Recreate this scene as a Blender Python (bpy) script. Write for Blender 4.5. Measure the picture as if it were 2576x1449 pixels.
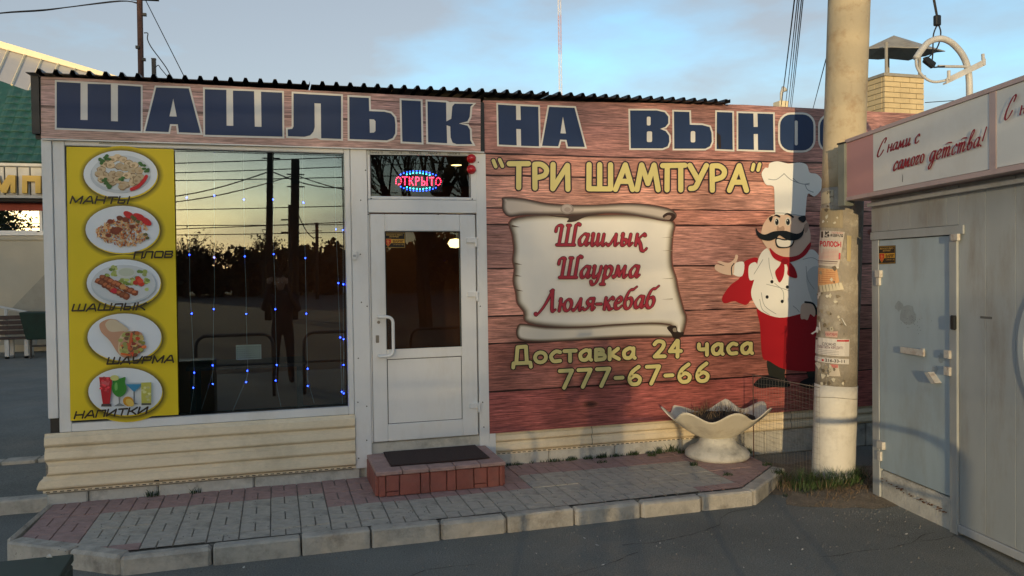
import bpy, bmesh, math, random
from mathutils import Vector, Matrix
from mathutils.geometry import tessellate_polygon
random.seed(7)
S = bpy.context.scene
COL = S.collection
for o in list(bpy.data.objects): bpy.data.objects.remove(o)

# ------------------------------------------------------------------ camera
W, H, FL, CH = 2576., 1449., 2009., 1.85
ya, pi_, ro = math.radians(16.5), math.radians(1.2), math.radians(-0.8)
FWD = Vector((math.sin(ya)*math.cos(pi_), math.cos(ya)*math.cos(pi_), -math.sin(pi_)))
R0 = Vector((math.cos(ya), -math.sin(ya), 0)); U0 = R0.cross(FWD)
RGT = R0*math.cos(ro)+U0*math.sin(ro); UPV = U0*math.cos(ro)-R0*math.sin(ro)
CAMP = Vector((0, 0, CH))
cam = bpy.data.cameras.new('camera'); camo = bpy.data.objects.new('camera', cam); COL.objects.link(camo)
camo.matrix_world = Matrix(((RGT.x, UPV.x, -FWD.x, 0), (RGT.y, UPV.y, -FWD.y, 0), (RGT.z, UPV.z, -FWD.z, CH), (0, 0, 0, 1)))
cam.sensor_width = 36; cam.lens = 36*FL/W; cam.clip_start = 0.02; cam.clip_end = 3000
S.camera = camo

# ------------------------------------------------------------------ sky and sun
SUN_EL = math.radians(4.6)
SUNH = Vector((0.39, 1.0, 0)).normalized()          # the way the light travels
TOSUN = Vector((-SUNH.x*math.cos(SUN_EL), -SUNH.y*math.cos(SUN_EL), math.sin(SUN_EL)))
wd = bpy.data.worlds.new('World'); S.world = wd; wd.use_nodes = True
nt = wd.node_tree; N = nt.nodes; L = nt.links; N.clear()
out = N.new('ShaderNodeOutputWorld'); bg = N.new('ShaderNodeBackground'); bg.inputs[1].default_value = 0.15
sky = N.new('ShaderNodeTexSky'); sky.sky_type = 'NISHITA'; sky.sun_disc = False
sky.sun_elevation = SUN_EL; sky.sun_rotation = math.atan2(TOSUN.x, TOSUN.y)
sky.altitude = 200; sky.air_density = 1.0; sky.dust_density = 0.55; sky.ozone_density = 3.0
tc = N.new('ShaderNodeTexCoord'); mp = N.new('ShaderNodeMapping'); mp.inputs['Scale'].default_value = (1.0, 1.0, 2.8)
mp.inputs['Location'].default_value = (3.1, 0.6, 0.4)
n1 = N.new('ShaderNodeTexNoise'); n1.inputs['Scale'].default_value = 2.4; n1.inputs['Detail'].default_value = 7; n1.inputs['Roughness'].default_value = .52
r1 = N.new('ShaderNodeValToRGB'); r1.color_ramp.elements[0].position = .32; r1.color_ramp.elements[1].position = .54
hs = N.new('ShaderNodeHueSaturation'); hs.inputs['Saturation'].default_value = .35; hs.inputs['Value'].default_value = .74
tint = N.new('ShaderNodeMix'); tint.data_type = 'RGBA'; tint.blend_type = 'MULTIPLY'; tint.inputs[0].default_value = 1
tint.inputs[7].default_value = (.97, .98, 1.02, 1)
cm = N.new('ShaderNodeMix'); cm.data_type = 'RGBA'; cm.inputs[0].default_value = .62; cm.inputs[7].default_value = (.38, .46, .65, 1)
mx = N.new('ShaderNodeMix'); mx.data_type = 'RGBA'
mul = N.new('ShaderNodeMath'); mul.operation = 'MULTIPLY'; mul.inputs[1].default_value = .85
L.new(tc.outputs['Generated'], mp.inputs[0]); L.new(mp.outputs[0], n1.inputs['Vector']); L.new(n1.outputs['Fac'], r1.inputs[0])
L.new(r1.outputs[0], mul.inputs[0]); L.new(mul.outputs[0], mx.inputs[0])
L.new(sky.outputs[0], hs.inputs['Color']); L.new(hs.outputs[0], tint.inputs[6]); L.new(sky.outputs[0], mx.inputs[6]); L.new(tint.outputs[2], cm.inputs[6]); L.new(cm.outputs[2], mx.inputs[7])
wb = N.new('ShaderNodeMix'); wb.data_type = 'RGBA'; wb.blend_type = 'MULTIPLY'; wb.inputs[0].default_value = 1; wb.inputs[7].default_value = (.85, .76, .645, 1)
L.new(mx.outputs[2], wb.inputs[6]); L.new(wb.outputs[2], bg.inputs[0]); L.new(bg.outputs[0], out.inputs[0])
sl = bpy.data.lights.new('sun', 'SUN'); sl.energy = .72; sl.angle = math.radians(0.5); sl.color = (1.0, .74, .40)
so = bpy.data.objects.new('sun', sl); COL.objects.link(so); so.rotation_euler = TOSUN.to_track_quat('Z', 'Y').to_euler(); so.location = (-10, -20, 12)
S.view_settings.view_transform = 'Standard'; S.view_settings.look = 'None'; S.view_settings.gamma = 1; S.view_settings.exposure = 2.18
S.view_settings.use_curve_mapping = False
try:
    S.cycles.max_bounces = 6; S.cycles.transparent_max_bounces = 12; S.cycles.sample_clamp_indirect = 6
except Exception: pass

# ------------------------------------------------------------------ picking helpers
def ray(px, py): return FWD*FL + RGT*(px-W/2) + UPV*(H/2-py)
def on_plane(px, py, P, n):
    d = ray(px, py); t = (P-CAMP).dot(n)/d.dot(n); return CAMP+d*t
YF = 6.84
def F(px, py, Y=YF): return on_plane(px, py, Vector((0, Y, 0)), Vector((0, 1, 0)))
def G(px, py, z=0.): return on_plane(px, py, Vector((0, 0, z)), Vector((0, 0, 1)))
def lin(c):
    return tuple(((v/255.)/12.92 if v/255. <= .04045 else (((v/255.)+.055)/1.055)**2.4) for v in c[:3])

# ------------------------------------------------------------------ materials
def ndn(m): return m.node_tree.nodes, m.node_tree.links
def mat(name, col=(.5, .5, .5), rough=.6, var=.12, scale=6., bump=0., bscale=60., metal=0., attr=False, dirt=None, stretch=None, spec=.5, coat=0., grain=None):
    m = bpy.data.materials.new(name); m.use_nodes = True; n, l = ndn(m); b = n['Principled BSDF']
    b.inputs['Roughness'].default_value = rough; b.inputs['Metallic'].default_value = metal; b.inputs['Specular IOR Level'].default_value = spec
    if coat: b.inputs['Coat Weight'].default_value = coat
    t = n.new('ShaderNodeTexCoord'); mpn = n.new('ShaderNodeMapping'); l.new(t.outputs['Object'], mpn.inputs[0])
    if stretch: mpn.inputs['Scale'].default_value = stretch
    nz = n.new('ShaderNodeTexNoise'); nz.inputs['Scale'].default_value = scale; nz.inputs['Detail'].default_value = 8; nz.inputs['Roughness'].default_value = .6
    l.new(mpn.outputs[0], nz.inputs['Vector'])
    mr = n.new('ShaderNodeMapRange'); mr.inputs[1].default_value = .28; mr.inputs[2].default_value = .72; mr.inputs[3].default_value = 1-var; mr.inputs[4].default_value = 1+var
    l.new(nz.outputs['Fac'], mr.inputs[0])
    mm = n.new('ShaderNodeMix'); mm.data_type = 'RGBA'; mm.blend_type = 'MULTIPLY'; mm.inputs[0].default_value = 1
    if attr:
        a = n.new('ShaderNodeAttribute'); a.attribute_name = 'Col'; l.new(a.outputs['Color'], mm.inputs[6])
    else: mm.inputs[6].default_value = (*col, 1)
    l.new(mr.outputs[0], mm.inputs[7]); last = mm.outputs[2]
    if dirt:
        dc, amt, ds = dirt
        nd = n.new('ShaderNodeTexNoise'); nd.inputs['Scale'].default_value = ds; nd.inputs['Detail'].default_value = 10; nd.inputs['Roughness'].default_value = .7
        l.new(mpn.outputs[0], nd.inputs['Vector'])
        rr = n.new('ShaderNodeMapRange'); rr.inputs[1].default_value = .5; rr.inputs[2].default_value = .72; rr.inputs[3].default_value = 0; rr.inputs[4].default_value = amt
        l.new(nd.outputs['Fac'], rr.inputs[0]); m2 = n.new('ShaderNodeMix'); m2.data_type = 'RGBA'
        l.new(rr.outputs[0], m2.inputs[0]); l.new(last, m2.inputs[6]); m2.inputs[7].default_value = (*dc, 1); last = m2.outputs[2]
    if grain:
        gs, ga, gst = grain
        mg = n.new('ShaderNodeMapping'); mg.inputs['Scale'].default_value = gst; l.new(t.outputs['Object'], mg.inputs[0]); ng = n.new('ShaderNodeTexNoise'); ng.inputs['Scale'].default_value = gs; ng.inputs['Detail'].default_value = 6; ng.inputs['Roughness'].default_value = .75
        l.new(mg.outputs[0], ng.inputs['Vector']); mq = n.new('ShaderNodeMapRange'); mq.inputs[1].default_value = .32; mq.inputs[2].default_value = .68; mq.inputs[3].default_value = 1-ga; mq.inputs[4].default_value = 1+ga
        l.new(ng.outputs['Fac'], mq.inputs[0]); m3 = n.new('ShaderNodeMix'); m3.data_type = 'RGBA'; m3.blend_type = 'MULTIPLY'; m3.inputs[0].default_value = 1; l.new(last, m3.inputs[6]); l.new(mq.outputs[0], m3.inputs[7]); last = m3.outputs[2]
    l.new(last, b.inputs['Base Color'])
    if bump:
        nb = n.new('ShaderNodeTexNoise'); nb.inputs['Scale'].default_value = bscale; nb.inputs['Detail'].default_value = 5
        l.new(mpn.outputs[0], nb.inputs['Vector']); bp = n.new('ShaderNodeBump'); bp.inputs['Strength'].default_value = bump; bp.inputs['Distance'].default_value = .01
        l.new(nb.outputs['Fac'], bp.inputs['Height']); l.new(bp.outputs[0], b.inputs['Normal'])
    return m
def emis(name, col, st):
    m = bpy.data.materials.new(name); m.use_nodes = True; n, l = ndn(m); b = n['Principled BSDF']
    b.inputs['Base Color'].default_value = (*col, 1); b.inputs['Emission Color'].default_value = (*col, 1); b.inputs['Emission Strength'].default_value = st
    return m
def glass(name, refl=.2, tintc=(.85, .9, .88), edge=.6):
    m = bpy.data.materials.new(name); m.use_nodes = True; n, l = ndn(m); n.remove(n['Principled BSDF']); o = n['Material Output']
    tr = n.new('ShaderNodeBsdfTransparent'); tr.inputs[0].default_value = (*tintc, 1); gl = n.new('ShaderNodeBsdfGlossy'); gl.inputs['Roughness'].default_value = .0
    gl.inputs['Color'].default_value = (.93, .97, .95, 1)
    lw = n.new('ShaderNodeFresnel'); lw.inputs[0].default_value = 1.5; ad = n.new('ShaderNodeMath'); ad.operation = 'MULTIPLY_ADD'; ad.inputs[1].default_value = edge; ad.inputs[2].default_value = refl; ad.use_clamp = True
    mxs = n.new('ShaderNodeMixShader'); l.new(lw.outputs[0], ad.inputs[0]); l.new(ad.outputs[0], mxs.inputs[0]); l.new(tr.outputs[0], mxs.inputs[1]); l.new(gl.outputs[0], mxs.inputs[2]); l.new(mxs.outputs[0], o.inputs[0])
    return m
PVC = mat('white_plastic', (.78, .79, .78), .38, .04, 3, .05, 8, dirt=((.5, .47, .40), .4, 1.5), stretch=(2.2, 1, .8))
JAMB = mat('grey_jamb_paint', (.34, .365, .37), .6, .08, 3, dirt=((.22, .20, .17), .5, 2.5), stretch=(2, 2, .5))
PVCG = mat('grey_paint', (.40, .42, .43), .5, .06, 3, dirt=((.27, .25, .21), .5, 2.5), stretch=(2, 2, .5))
DARK = mat('dark_rubber', (.012, .012, .013), .7)
BLACKM = mat('dark_metal', (.018, .021, .024), .45, .3, 12, metal=.3)
PRINT = mat('printed_vinyl', attr=True, rough=.5, var=.03, scale=3, spec=.35)
PRINTW = mat('printed_wood', attr=True, rough=.32, var=.6, scale=5, grain=(9, .62, (.55, 1, 9)), stretch=(1.0, 1, 22), bump=.08, bscale=9, spec=.4)
PRINTB = mat('printed_letter_cloth', attr=True, rough=.6, var=.14, scale=2.2, bump=.25, bscale=3.5)
SIDING = mat('cream_siding', (.78, .665, .47), .42, .06, 2, .06, 5, dirt=((.38, .31, .2), .5, 1.6), grain=(30, .06, (1, 1, 3)))
CONC = mat('whitewashed_concrete', (.52, .51, .46), .9, .15, 10, .5, 40, dirt=((.13, .12, .10), .75, 4.5))
KERB = mat('kerb_concrete', (.46, .43, .37), .9, .2, 9, .8, 50, dirt=((.16, .145, .12), .85, 3.5))
PAVG = mat('grey_paving', (.44, .405, .345), .85, .22, 14, .4, 80, dirt=((.2, .19, .165), .75, 3))
PAVR = mat('red_paving', (.38, .25, .225), .85, .2, 14, .4, 80, dirt=((.25, .2, .17), .7, 3))
TILER = mat('red_step_tile', (.27, .085, .065), .6, .28, 6, .3, 40, dirt=((.2, .11, .09), .5, 8))
SAND = mat('joint_sand', (.24, .225, .195), .95, .3, 60)
ASPH = mat('asphalt', (.178, .186, .170), .93, .20, 1.1, .9, 150, dirt=((.27, .24, .19), .75, .7), grain=(95, .5, (1, 1, 1)))
SOIL = mat('soil', (.035, .027, .02), 1, .4, 20, 1, 60)
POLEC = mat('pole_concrete', (.47, .40, .27), .85, .10, 3, .35, 40, dirt=((.25, .13, .05), .55, 7))
POLEW = mat('pole_whitewash', (.60, .585, .53), .85, .08, 4, .4, 40, dirt=((.25, .22, .17), .5, 5))
POLEP = mat('pole_glue_residue', (.30, .27, .22), .9, .2, 6, .6, 60, dirt=((.5, .47, .40), .8, 9))
PAPER = mat('torn_paper', (.62, .60, .54), .9, .15, 20)
RUSTP = mat('rusty_pipe', (.09, .045, .035), .8, .3, 15)
WIRE = mat('black_cable', (.012, .012, .014), .6)
STEEL = mat('wire_steel', (.28, .25, .21), .4, .2, 20, metal=.6)
GALV = mat('white_painted_pipe', (.55, .55, .52), .5, .1, 10, dirt=((.2, .12, .07), .3, 8))
GRASSM = mat('grass_blades', (.045, .085, .022), .7, .5, 9)
WEED = mat('dark_weed', (.035, .06, .022), .8, .4, 9)
DRY = mat('dry_stalks', (.17, .12, .07), .9, .3, 20)
GLASS = glass('window_glass', .11)
GLASSD = glass('door_glass', .03, edge=.4)
REDPL = mat('red_plastic', (.5, .01, .015), .25, .05, 5, coat=.5)
BRICKY = mat('yellow_brick', (.62, .50, .29), .85, .10, 3, .4, 60, dirt=((.3, .22, .13), .4, 5))
MORTAR = mat('mortar', (.22, .19, .14), .95)
TIN = mat('zinc_sheet', (.36, .34, .29), .55, .15, 5, metal=.2, dirt=((.15, .09, .05), .5, 4))
GREENT = mat('green_roof_tile', (.022, .085, .07), .35, .25, 6, dirt=((.2, .22, .18), .3, 9))
CREAMW = mat('cream_render', (.52, .47, .36), .9, .06, 2, .2, 20)
GOLDL = mat('gold_letter', (.52, .33, .03), .45, .08, 4)
PINKP = mat('pink_panel', (.50, .27, .27), .5, .04, 3)
ROSEF = mat('rose_frame', (.46, .36, .35), .5, .06, 3, dirt=((.25, .17, .14), .4, 5))
SIGNW = mat('white_sign_face', (.66, .68, .66), .4, .04, 2, dirt=((.5, .48, .42), .3, 3))
BLUED = mat('blue_grey_door', (.345, .435, .485), .5, .09, 2.5, .1, 6, dirt=((.24, .24, .22), .55, 1.8), stretch=(1.6, 1.6, .6))
WALLK = mat('grey_kiosk_panel', (.345, .375, .38), .5, .12, 1.2, .25, 3, dirt=((.23, .20, .155), .75, 1.9), stretch=(1.8, 1.8, .45))
RUSTL = mat('white_rusted_lock', (.52, .5, .45), .6, .1, 12, dirt=((.2, .08, .03), .7, 22))
GREENB = mat('green_bin_metal', (.005, .03, .02), .5, .3, 6)
BROWNW = mat('brown_bench_wood', (.055, .035, .028), .7, .3, 8)
ORANGE = mat('orange_interior_wall', (.20, .06, .02), .8, .1, 3)
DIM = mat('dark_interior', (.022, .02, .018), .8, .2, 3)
MATF = mat('brown_doormat', (.05, .03, .028), 1, .3, 150, 1, 200)
BARK = mat('tree_bark', (.045, .036, .028), .95, .3, 12)
LEAF = mat('spring_foliage', (.05, .06, .025), .8, .4, 3)
HEDGE = mat('dark_foliage', (.02, .026, .014), .85, .4, 3)
POLYC = mat('milky_polycarbonate', (.56, .52, .46), .3, .05, 2)
CREAMC = mat('cream_metal_cap', (.78, .68, .46), .4, .04, 2)

# ------------------------------------------------------------------ mesh helpers
class MB:
    def __init__(s): s.v = []; s.f = []; s.c = []
    def add(s, vs, fs, col=None):
        b = len(s.v); s.v += [tuple(p) for p in vs]; s.f += [tuple(i+b for i in f) for f in fs]; s.c += [col]*len(fs); return s
    def box(s, x0, x1, y0, y1, z0, z1, col=None, M=None):
        vs = [Vector(p) for p in ((x0, y0, z0), (x1, y0, z0), (x1, y1, z0), (x0, y1, z0), (x0, y0, z1), (x1, y0, z1), (x1, y1, z1), (x0, y1, z1))]
        if M: vs = [M@v for v in vs]
        return s.add(vs, [(3, 2, 1, 0), (4, 5, 6, 7), (0, 1, 5, 4), (1, 2, 6, 5), (2, 3, 7, 6), (3, 0, 4, 7)], col)
    def hexa(s, b, t, col=None):      # four bottom, four top points
        return s.add(list(b)+list(t), [(3, 2, 1, 0), (4, 5, 6, 7), (0, 1, 5, 4), (1, 2, 6, 5), (2, 3, 7, 6), (3, 0, 4, 7)], col)
    def tube(s, pts, r, n=8, caps=True, col=None):
        pts = [Vector(p) for p in pts]; rs = r if isinstance(r, (list, tuple)) else [r]*len(pts); base = len(s.v); pn = None
        for i, p in enumerate(pts):
            d = (pts[min(i+1, len(pts)-1)]-pts[max(i-1, 0)]).normalized()
            if pn is None:
                a = Vector((0, 0, 1)) if abs(d.z) < .9 else Vector((1, 0, 0)); pn = d.cross(a).normalized()
            pn = (pn-d*pn.dot(d)).normalized(); q = d.cross(pn)
            for k in range(n):
                t = 2*math.pi*k/n; s.v.append(tuple(p+(pn*math.cos(t)+q*math.sin(t))*rs[i]))
        for i in range(len(pts)-1):
            for k in range(n):
                a = base+i*n+k; b = base+i*n+(k+1) % n; s.f.append((a, b, b+n, a+n)); s.c.append(col)
        if caps:
            s.f.append(tuple(base+k for k in reversed(range(n)))); s.c.append(col)
            s.f.append(tuple(base+(len(pts)-1)*n+k for k in range(n))); s.c.append(col)
        return s
    def lathe(s, prof, n=32, c=(0, 0, 0), sq=(1, 1), col=None):
        base = len(s.v)
        for r, z in prof:
            for k in range(n):
                t = 2*math.pi*k/n; s.v.append((c[0]+r*math.cos(t)*sq[0], c[1]+r*math.sin(t)*sq[1], c[2]+z))
        for i in range(len(prof)-1):
            for k in range(n):
                a = base+i*n+k; b = base+i*n+(k+1) % n; s.f.append((a, b, b+n, a+n)); s.c.append(col)
        return s
    def build(s, name, m, parent=None, smooth=False, bevel=0, kind=None):
        me = bpy.data.meshes.new(name); me.from_pydata(s.v, [], s.f); me.update()
        if any(c is not None for c in s.c):
            at = me.color_attributes.new('Col', 'FLOAT_COLOR', 'CORNER'); data = []
            for p in me.polygons:
                c = s.c[p.index] or (.5, .5, .5)
                if isinstance(c[0], (tuple, list)):
                    for j in range(p.loop_total): data += [*c[j][:3], 1.]
                else: data += [c[0], c[1], c[2], 1.]*p.loop_total
            at.data.foreach_set('color', data)
        if smooth: me.polygons.foreach_set('use_smooth', [True]*len(me.polygons))
        me.materials.append(m); o = bpy.data.objects.new(name, me); COL.objects.link(o)
        if bevel:
            bm = bmesh.new(); bm.from_mesh(me); bmesh.ops.remove_doubles(bm, verts=bm.verts, dist=1e-5)
            bmesh.ops.bevel(bm, geom=[e for e in bm.edges if len(e.link_faces) == 2 and e.calc_face_angle(0) > .5], offset=bevel, segments=1, affect='EDGES'); bm.to_mesh(me); bm.free()
        if parent: o.parent = parent; o.matrix_parent_inverse = parent.matrix_world.inverted() if False else Matrix.Translation(-Vector(parent.location))
        if kind: o['kind'] = kind
        return o
def thing(name, loc, label, cat, group=None):
    o = bpy.data.objects.new(name, None); o.empty_display_size = .1; COL.objects.link(o); o.location = loc; return tag(o, label, cat, group)
def tag(o, label, cat, group=None):
    o['label'] = label; o['category'] = cat
    if group: o['group'] = group
    return o
def struct(o): o['kind'] = 'structure'; return o
def bx(name, a, m, parent=None, bevel=0, **k): return MB().box(*a).build(name, m, parent, bevel=bevel, **k)

# ------------------------------------------------------------------ flat print: everything drawn in layers on a surface
class Sheet:
    """fn(px,py,k) -> 3D point, k = layer height in metres"""
    def __init__(s, fn): s.fn = fn; s.mb = MB(); s.k = 0.
    def lay(s, dk=.0004): s.k += dk
    def poly(s, pts, col, holes=(), up=True):
        if up: s.lay()
        loops = [pts]+list(holes); flat = [p for l in loops for p in l]
        try: tris = tessellate_polygon([[Vector((p[0], p[1], 0)) for p in l] for l in loops])
        except Exception: return
        s.mb.add([s.fn(p[0], p[1], s.k) for p in flat], tris, lin(col))
    def grad(s, ptsA, ptsB, ca, cb):
        s.lay(); n = len(ptsA); vs = [s.fn(*p, s.k) for p in ptsA]+[s.fn(*p, s.k) for p in ptsB]; a, b = lin(ca), lin(cb)
        for i in range(n):
            j = (i+1) % n; s.mb.add([vs[i], vs[j], vs[n+j], vs[n+i]], [(0, 1, 2, 3)], (a, a, b, b))
    def ell(s, cx, cy, rx, ry, col, n=28, rot=0., up=True): s.poly(ellp(cx, cy, rx, ry, n, rot), col, up=up)
    def stroke(s, pts, w, col, wmin=None, nib=.7, up=True, caps=True):
        """ribbon along pts; with wmin it thins like a broad pen"""
        if up: s.lay(.00012)
        pts = [p for i, p in enumerate(pts) if i == 0 or math.hypot(p[0]-pts[i-1][0], p[1]-pts[i-1][1]) > 1e-4]
        if len(pts) < 2: return
        for i in range(1, len(pts)-1):
            a, b = (pts[i][0]-pts[i-1][0], pts[i][1]-pts[i-1][1]), (pts[i+1][0]-pts[i][0], pts[i+1][1]-pts[i][1])
            if (a[0]*b[0]+a[1]*b[1]) < .35*math.hypot(*a)*math.hypot(*b):
                s.stroke(pts[:i+1], w, col, wmin, nib, up, caps); s.stroke(pts[i:], w, col, wmin, nib, up, caps); return
        closed = math.hypot(pts[0][0]-pts[-1][0], pts[0][1]-pts[-1][1]) < w*.3
        Lp, Rp, ws = [], [], []
        for i, p in enumerate(pts):
            a = pts[i-1] if i else (pts[-2] if closed else p); b = pts[i+1] if i < len(pts)-1 else (pts[1] if closed else p)
            dx, dy = b[0]-a[0], b[1]-a[1]; l = math.hypot(dx, dy) or 1; dx /= l; dy /= l
            ww = w if wmin is None else wmin+(w-wmin)*abs(dx*math.sin(nib)+dy*math.cos(nib))
            ws.append(ww); Lp.append((p[0]-dy*ww/2, p[1]+dx*ww/2)); Rp.append((p[0]+dy*ww/2, p[1]-dx*ww/2))
        c = lin(col)
        for i in range(len(pts)-1):
            s.mb.add([s.fn(*Lp[i], s.k), s.fn(*Rp[i], s.k), s.fn(*Rp[i+1], s.k), s.fn(*Lp[i+1], s.k)], [(0, 1, 2, 3)], c)
        if caps:
            s.k += .00006
            for i, p in ((0, pts[0]), (len(pts)-1, pts[-1])):
                s.poly(ellp(p[0], p[1], ws[i]/2, ws[i]/2, 12), col, up=False); s.k += .00003
    def text(s, txt, p0, p1, hpx, col, shear=0., bold=0., up=True, upv=None):
        """block text whose cap height is hpx and whose baseline runs p0 -> p1"""
        if up: s.lay()
        me = textmesh(txt, bold); xs = [v.co.x for v in me.vertices]; x0, x1 = min(xs), max(xs); ys = [v.co.y for v in me.vertices]; y1 = max(ys); y1 = y1 or 1
        dx, dy = p1[0]-p0[0], p1[1]-p0[1]; ux, uy = upv or (0, -1)
        def mp_(v):
            u = (v.x-x0)/(x1-x0); h = v.y/.73*hpx; return s.fn(p0[0]+dx*u+ux*h+shear*h, p0[1]+dy*u+uy*h, s.k)
        s.mb.add([mp_(v.co) for v in me.vertices], [tuple(p.vertices) for p in me.polygons], lin(col))
    def build(s, name, m=None, parent=None, kind=None): return s.mb.build(name, m or PRINT, parent, kind=kind)
_tm = {}
def textmesh(txt, bold=0.):
    if (txt, bold) in _tm: return _tm[(txt, bold)]
    c = bpy.data.curves.new('t', 'FONT'); c.body = txt; c.size = 1; c.offset = bold; c.resolution_u = 3; o = bpy.data.objects.new('t', c); COL.objects.link(o)
    bpy.context.view_layer.update()
    me = bpy.data.meshes.new_from_object(o.evaluated_get(bpy.context.evaluated_depsgraph_get())); bpy.data.objects.remove(o); _tm[(txt, bold)] = me; return me
def ellp(cx, cy, rx, ry, n=28, rot=0.):
    c, s_ = math.cos(rot), math.sin(rot)
    return [(cx+rx*math.cos(t)*c-ry*math.sin(t)*s_, cy+rx*math.cos(t)*s_+ry*math.sin(t)*c) for t in [2*math.pi*i/n for i in range(n)]]
def cat(pts, closed=False, n=5):
    """Catmull-Rom through the points"""
    P = list(pts); m = len(P); out_ = []
    rng = range(m) if closed else range(m-1)
    for i in rng:
        g = (lambda k: P[k % m]) if closed else (lambda k: P[max(0, min(m-1, k))])
        a, b, c, d = g(i-1), g(i), g(i+1), g(i+2)
        for j in range(n):
            t = j/n
            out_.append(tuple(.5*((2*b[q])+(-a[q]+c[q])*t+(2*a[q]-5*b[q]+4*c[q]-d[q])*t*t+(-a[q]+3*b[q]-3*c[q]+d[q])*t**3) for q in (0, 1)))
    if not closed: out_.append(P[-1])
    return out_
def offs(P, d):
    n = len(P); A = sum(P[i][0]*P[(i+1) % n][1]-P[(i+1) % n][0]*P[i][1] for i in range(n)); sg = 1 if A > 0 else -1; R = []
    for i in range(n):
        a, b, c = P[i-1], P[i], P[(i+1) % n]; e1 = (b[0]-a[0], b[1]-a[1]); e2 = (c[0]-b[0], c[1]-b[1]); l1 = math.hypot(*e1) or 1; l2 = math.hypot(*e2) or 1
        n1_ = (e1[1]/l1*sg, -e1[0]/l1*sg); n2_ = (e2[1]/l2*sg, -e2[0]/l2*sg); k = 1+n1_[0]*n2_[0]+n1_[1]*n2_[1]; k = max(k, .45)
        R.append((b[0]+d*(n1_[0]+n2_[0])/k, b[1]+d*(n1_[1]+n2_[1])/k))
    return R
DS = 2576/3840
def crop(ox, oy, sc): return lambda pts: [((ox+x/sc)*DS, (oy+y/sc)*DS) for x, y in pts]
c1 = crop(0, 0, 2.07); c2 = crop(900, 100, 2.07); c3 = crop(1750, 200, 1.8117); c4 = crop(2900, 0, 2.07); c5 = crop(1800, 700, 1.8117); c6 = crop(2650, 600, 1.61)
def facade_map(Y): return lambda x, y, k: F(x, y, Y-k)

# ------------------------------------------------------------------ ground
struct(MB().add([(-900, -900, 0), (900, -900, 0), (900, 1200, 0), (-900, 1200, 0)], [(0, 1, 2, 3)]).build('asphalt_road', ASPH))
# raised yard to the left of the shop, behind its kerb
struct(MB().box(-60, -1.72, 7.22, 60, -.2, .10).build('yard_asphalt', ASPH))
yk = thing('yard_kerb', (-2, 7.1, 0), 'low grey kerb edging the raised yard left of the shop', 'kerb')
for i in range(12):
    MB().box(-1.72-(i+1)*1.0+.012, -1.72-i*1.0, 7.08, 7.216, -.1, .112).build('kerb_stone', KERB, yk, bevel=.012)
gt = MB()
for i in range(40): gt.box(-1.9-i*.3, -1.9-i*.3-.29, 8.5+random.uniform(-.015, .015), 8.68+random.uniform(-.015, .015), .09, .135+random.uniform(-.01, .01))
tag(gt.build('concrete_edging', KERB, bevel=.01), 'narrow rough concrete edging strip crossing the yard left of the shop', 'edging')

# paving in front of the shop
PZ = .12
pav = MB(); pl = [(-1.66, 5.97), (-.95, 5.50), (3.49, 5.50), (4.12, 6.02), (4.22, 6.84), (-1.66, 6.84)]
pb = MB(); n_ = len(pl); pb.add([(x, y, 0) for x, y in pl]+[(x, y, PZ-.012) for x, y in pl], [tuple(range(n_, 2*n_))]+[(i, (i+1) % n_, n_+(i+1) % n_, n_+i) for i in range(n_)])
pave = struct(pb.build('pavement', SAND))
def clip_slab(x0, x1, y0, y1, grooves):
    bm = bmesh.new(); g = .0048
    cells = []
    hx, hy = (x1-x0)/2, (y1-y0)/2
    # two by two cells, each split in two bricks, alternating direction
    for i in range(2):
        for j in range(2):
            cx0, cx1, cy0, cy1 = x0+i*.2, x0+(i+1)*.2, y0+j*.2, y0+(j+1)*.2
            if (i+j) % 2: cells += [(cx0, (cx0+cx1)/2, cy0, cy1), ((cx0+cx1)/2, cx1, cy0, cy1)]
            else: cells += [(cx0, cx1, cy0, (cy0+cy1)/2), (cx0, cx1, (cy0+cy1)/2, cy1)]
    for a, b, c, d in cells:
        a2, b2, c2_, d2 = max(a, x0)+g/2, min(b, x1)-g/2, max(c, y0)+g/2, min(d, y1)-g/2
        if b2-a2 < .01 or d2-c2_ < .01: continue
        vb = [bm.verts.new((x, y, -.014)) for x, y in ((a2, c2_), (b2, c2_), (b2, d2), (a2, d2))]
        k = .003; vt = [bm.verts.new((x, y, 0)) for x, y in ((a2+k, c2_+k), (b2-k, c2_+k), (b2-k, d2-k), (a2+k, d2-k))]
        bm.faces.new(vt)
        for q in range(4): bm.faces.new((vb[q], vb[(q+1) % 4], vt[(q+1) % 4], vt[q]))
    for i in range(len(pl)):   # clip to the paving outline
        a, b = Vector((*pl[i], 0)), Vector((*pl[(i+1) % len(pl)], 0)); d = b-a
        bmesh.ops.bisect_plane(bm, geom=bm.verts[:]+bm.edges[:]+bm.faces[:], plane_co=a, plane_no=Vector((d.y, -d.x, 0)), clear_outer=True)
    return bm
slabs = 0; shared = {}
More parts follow.
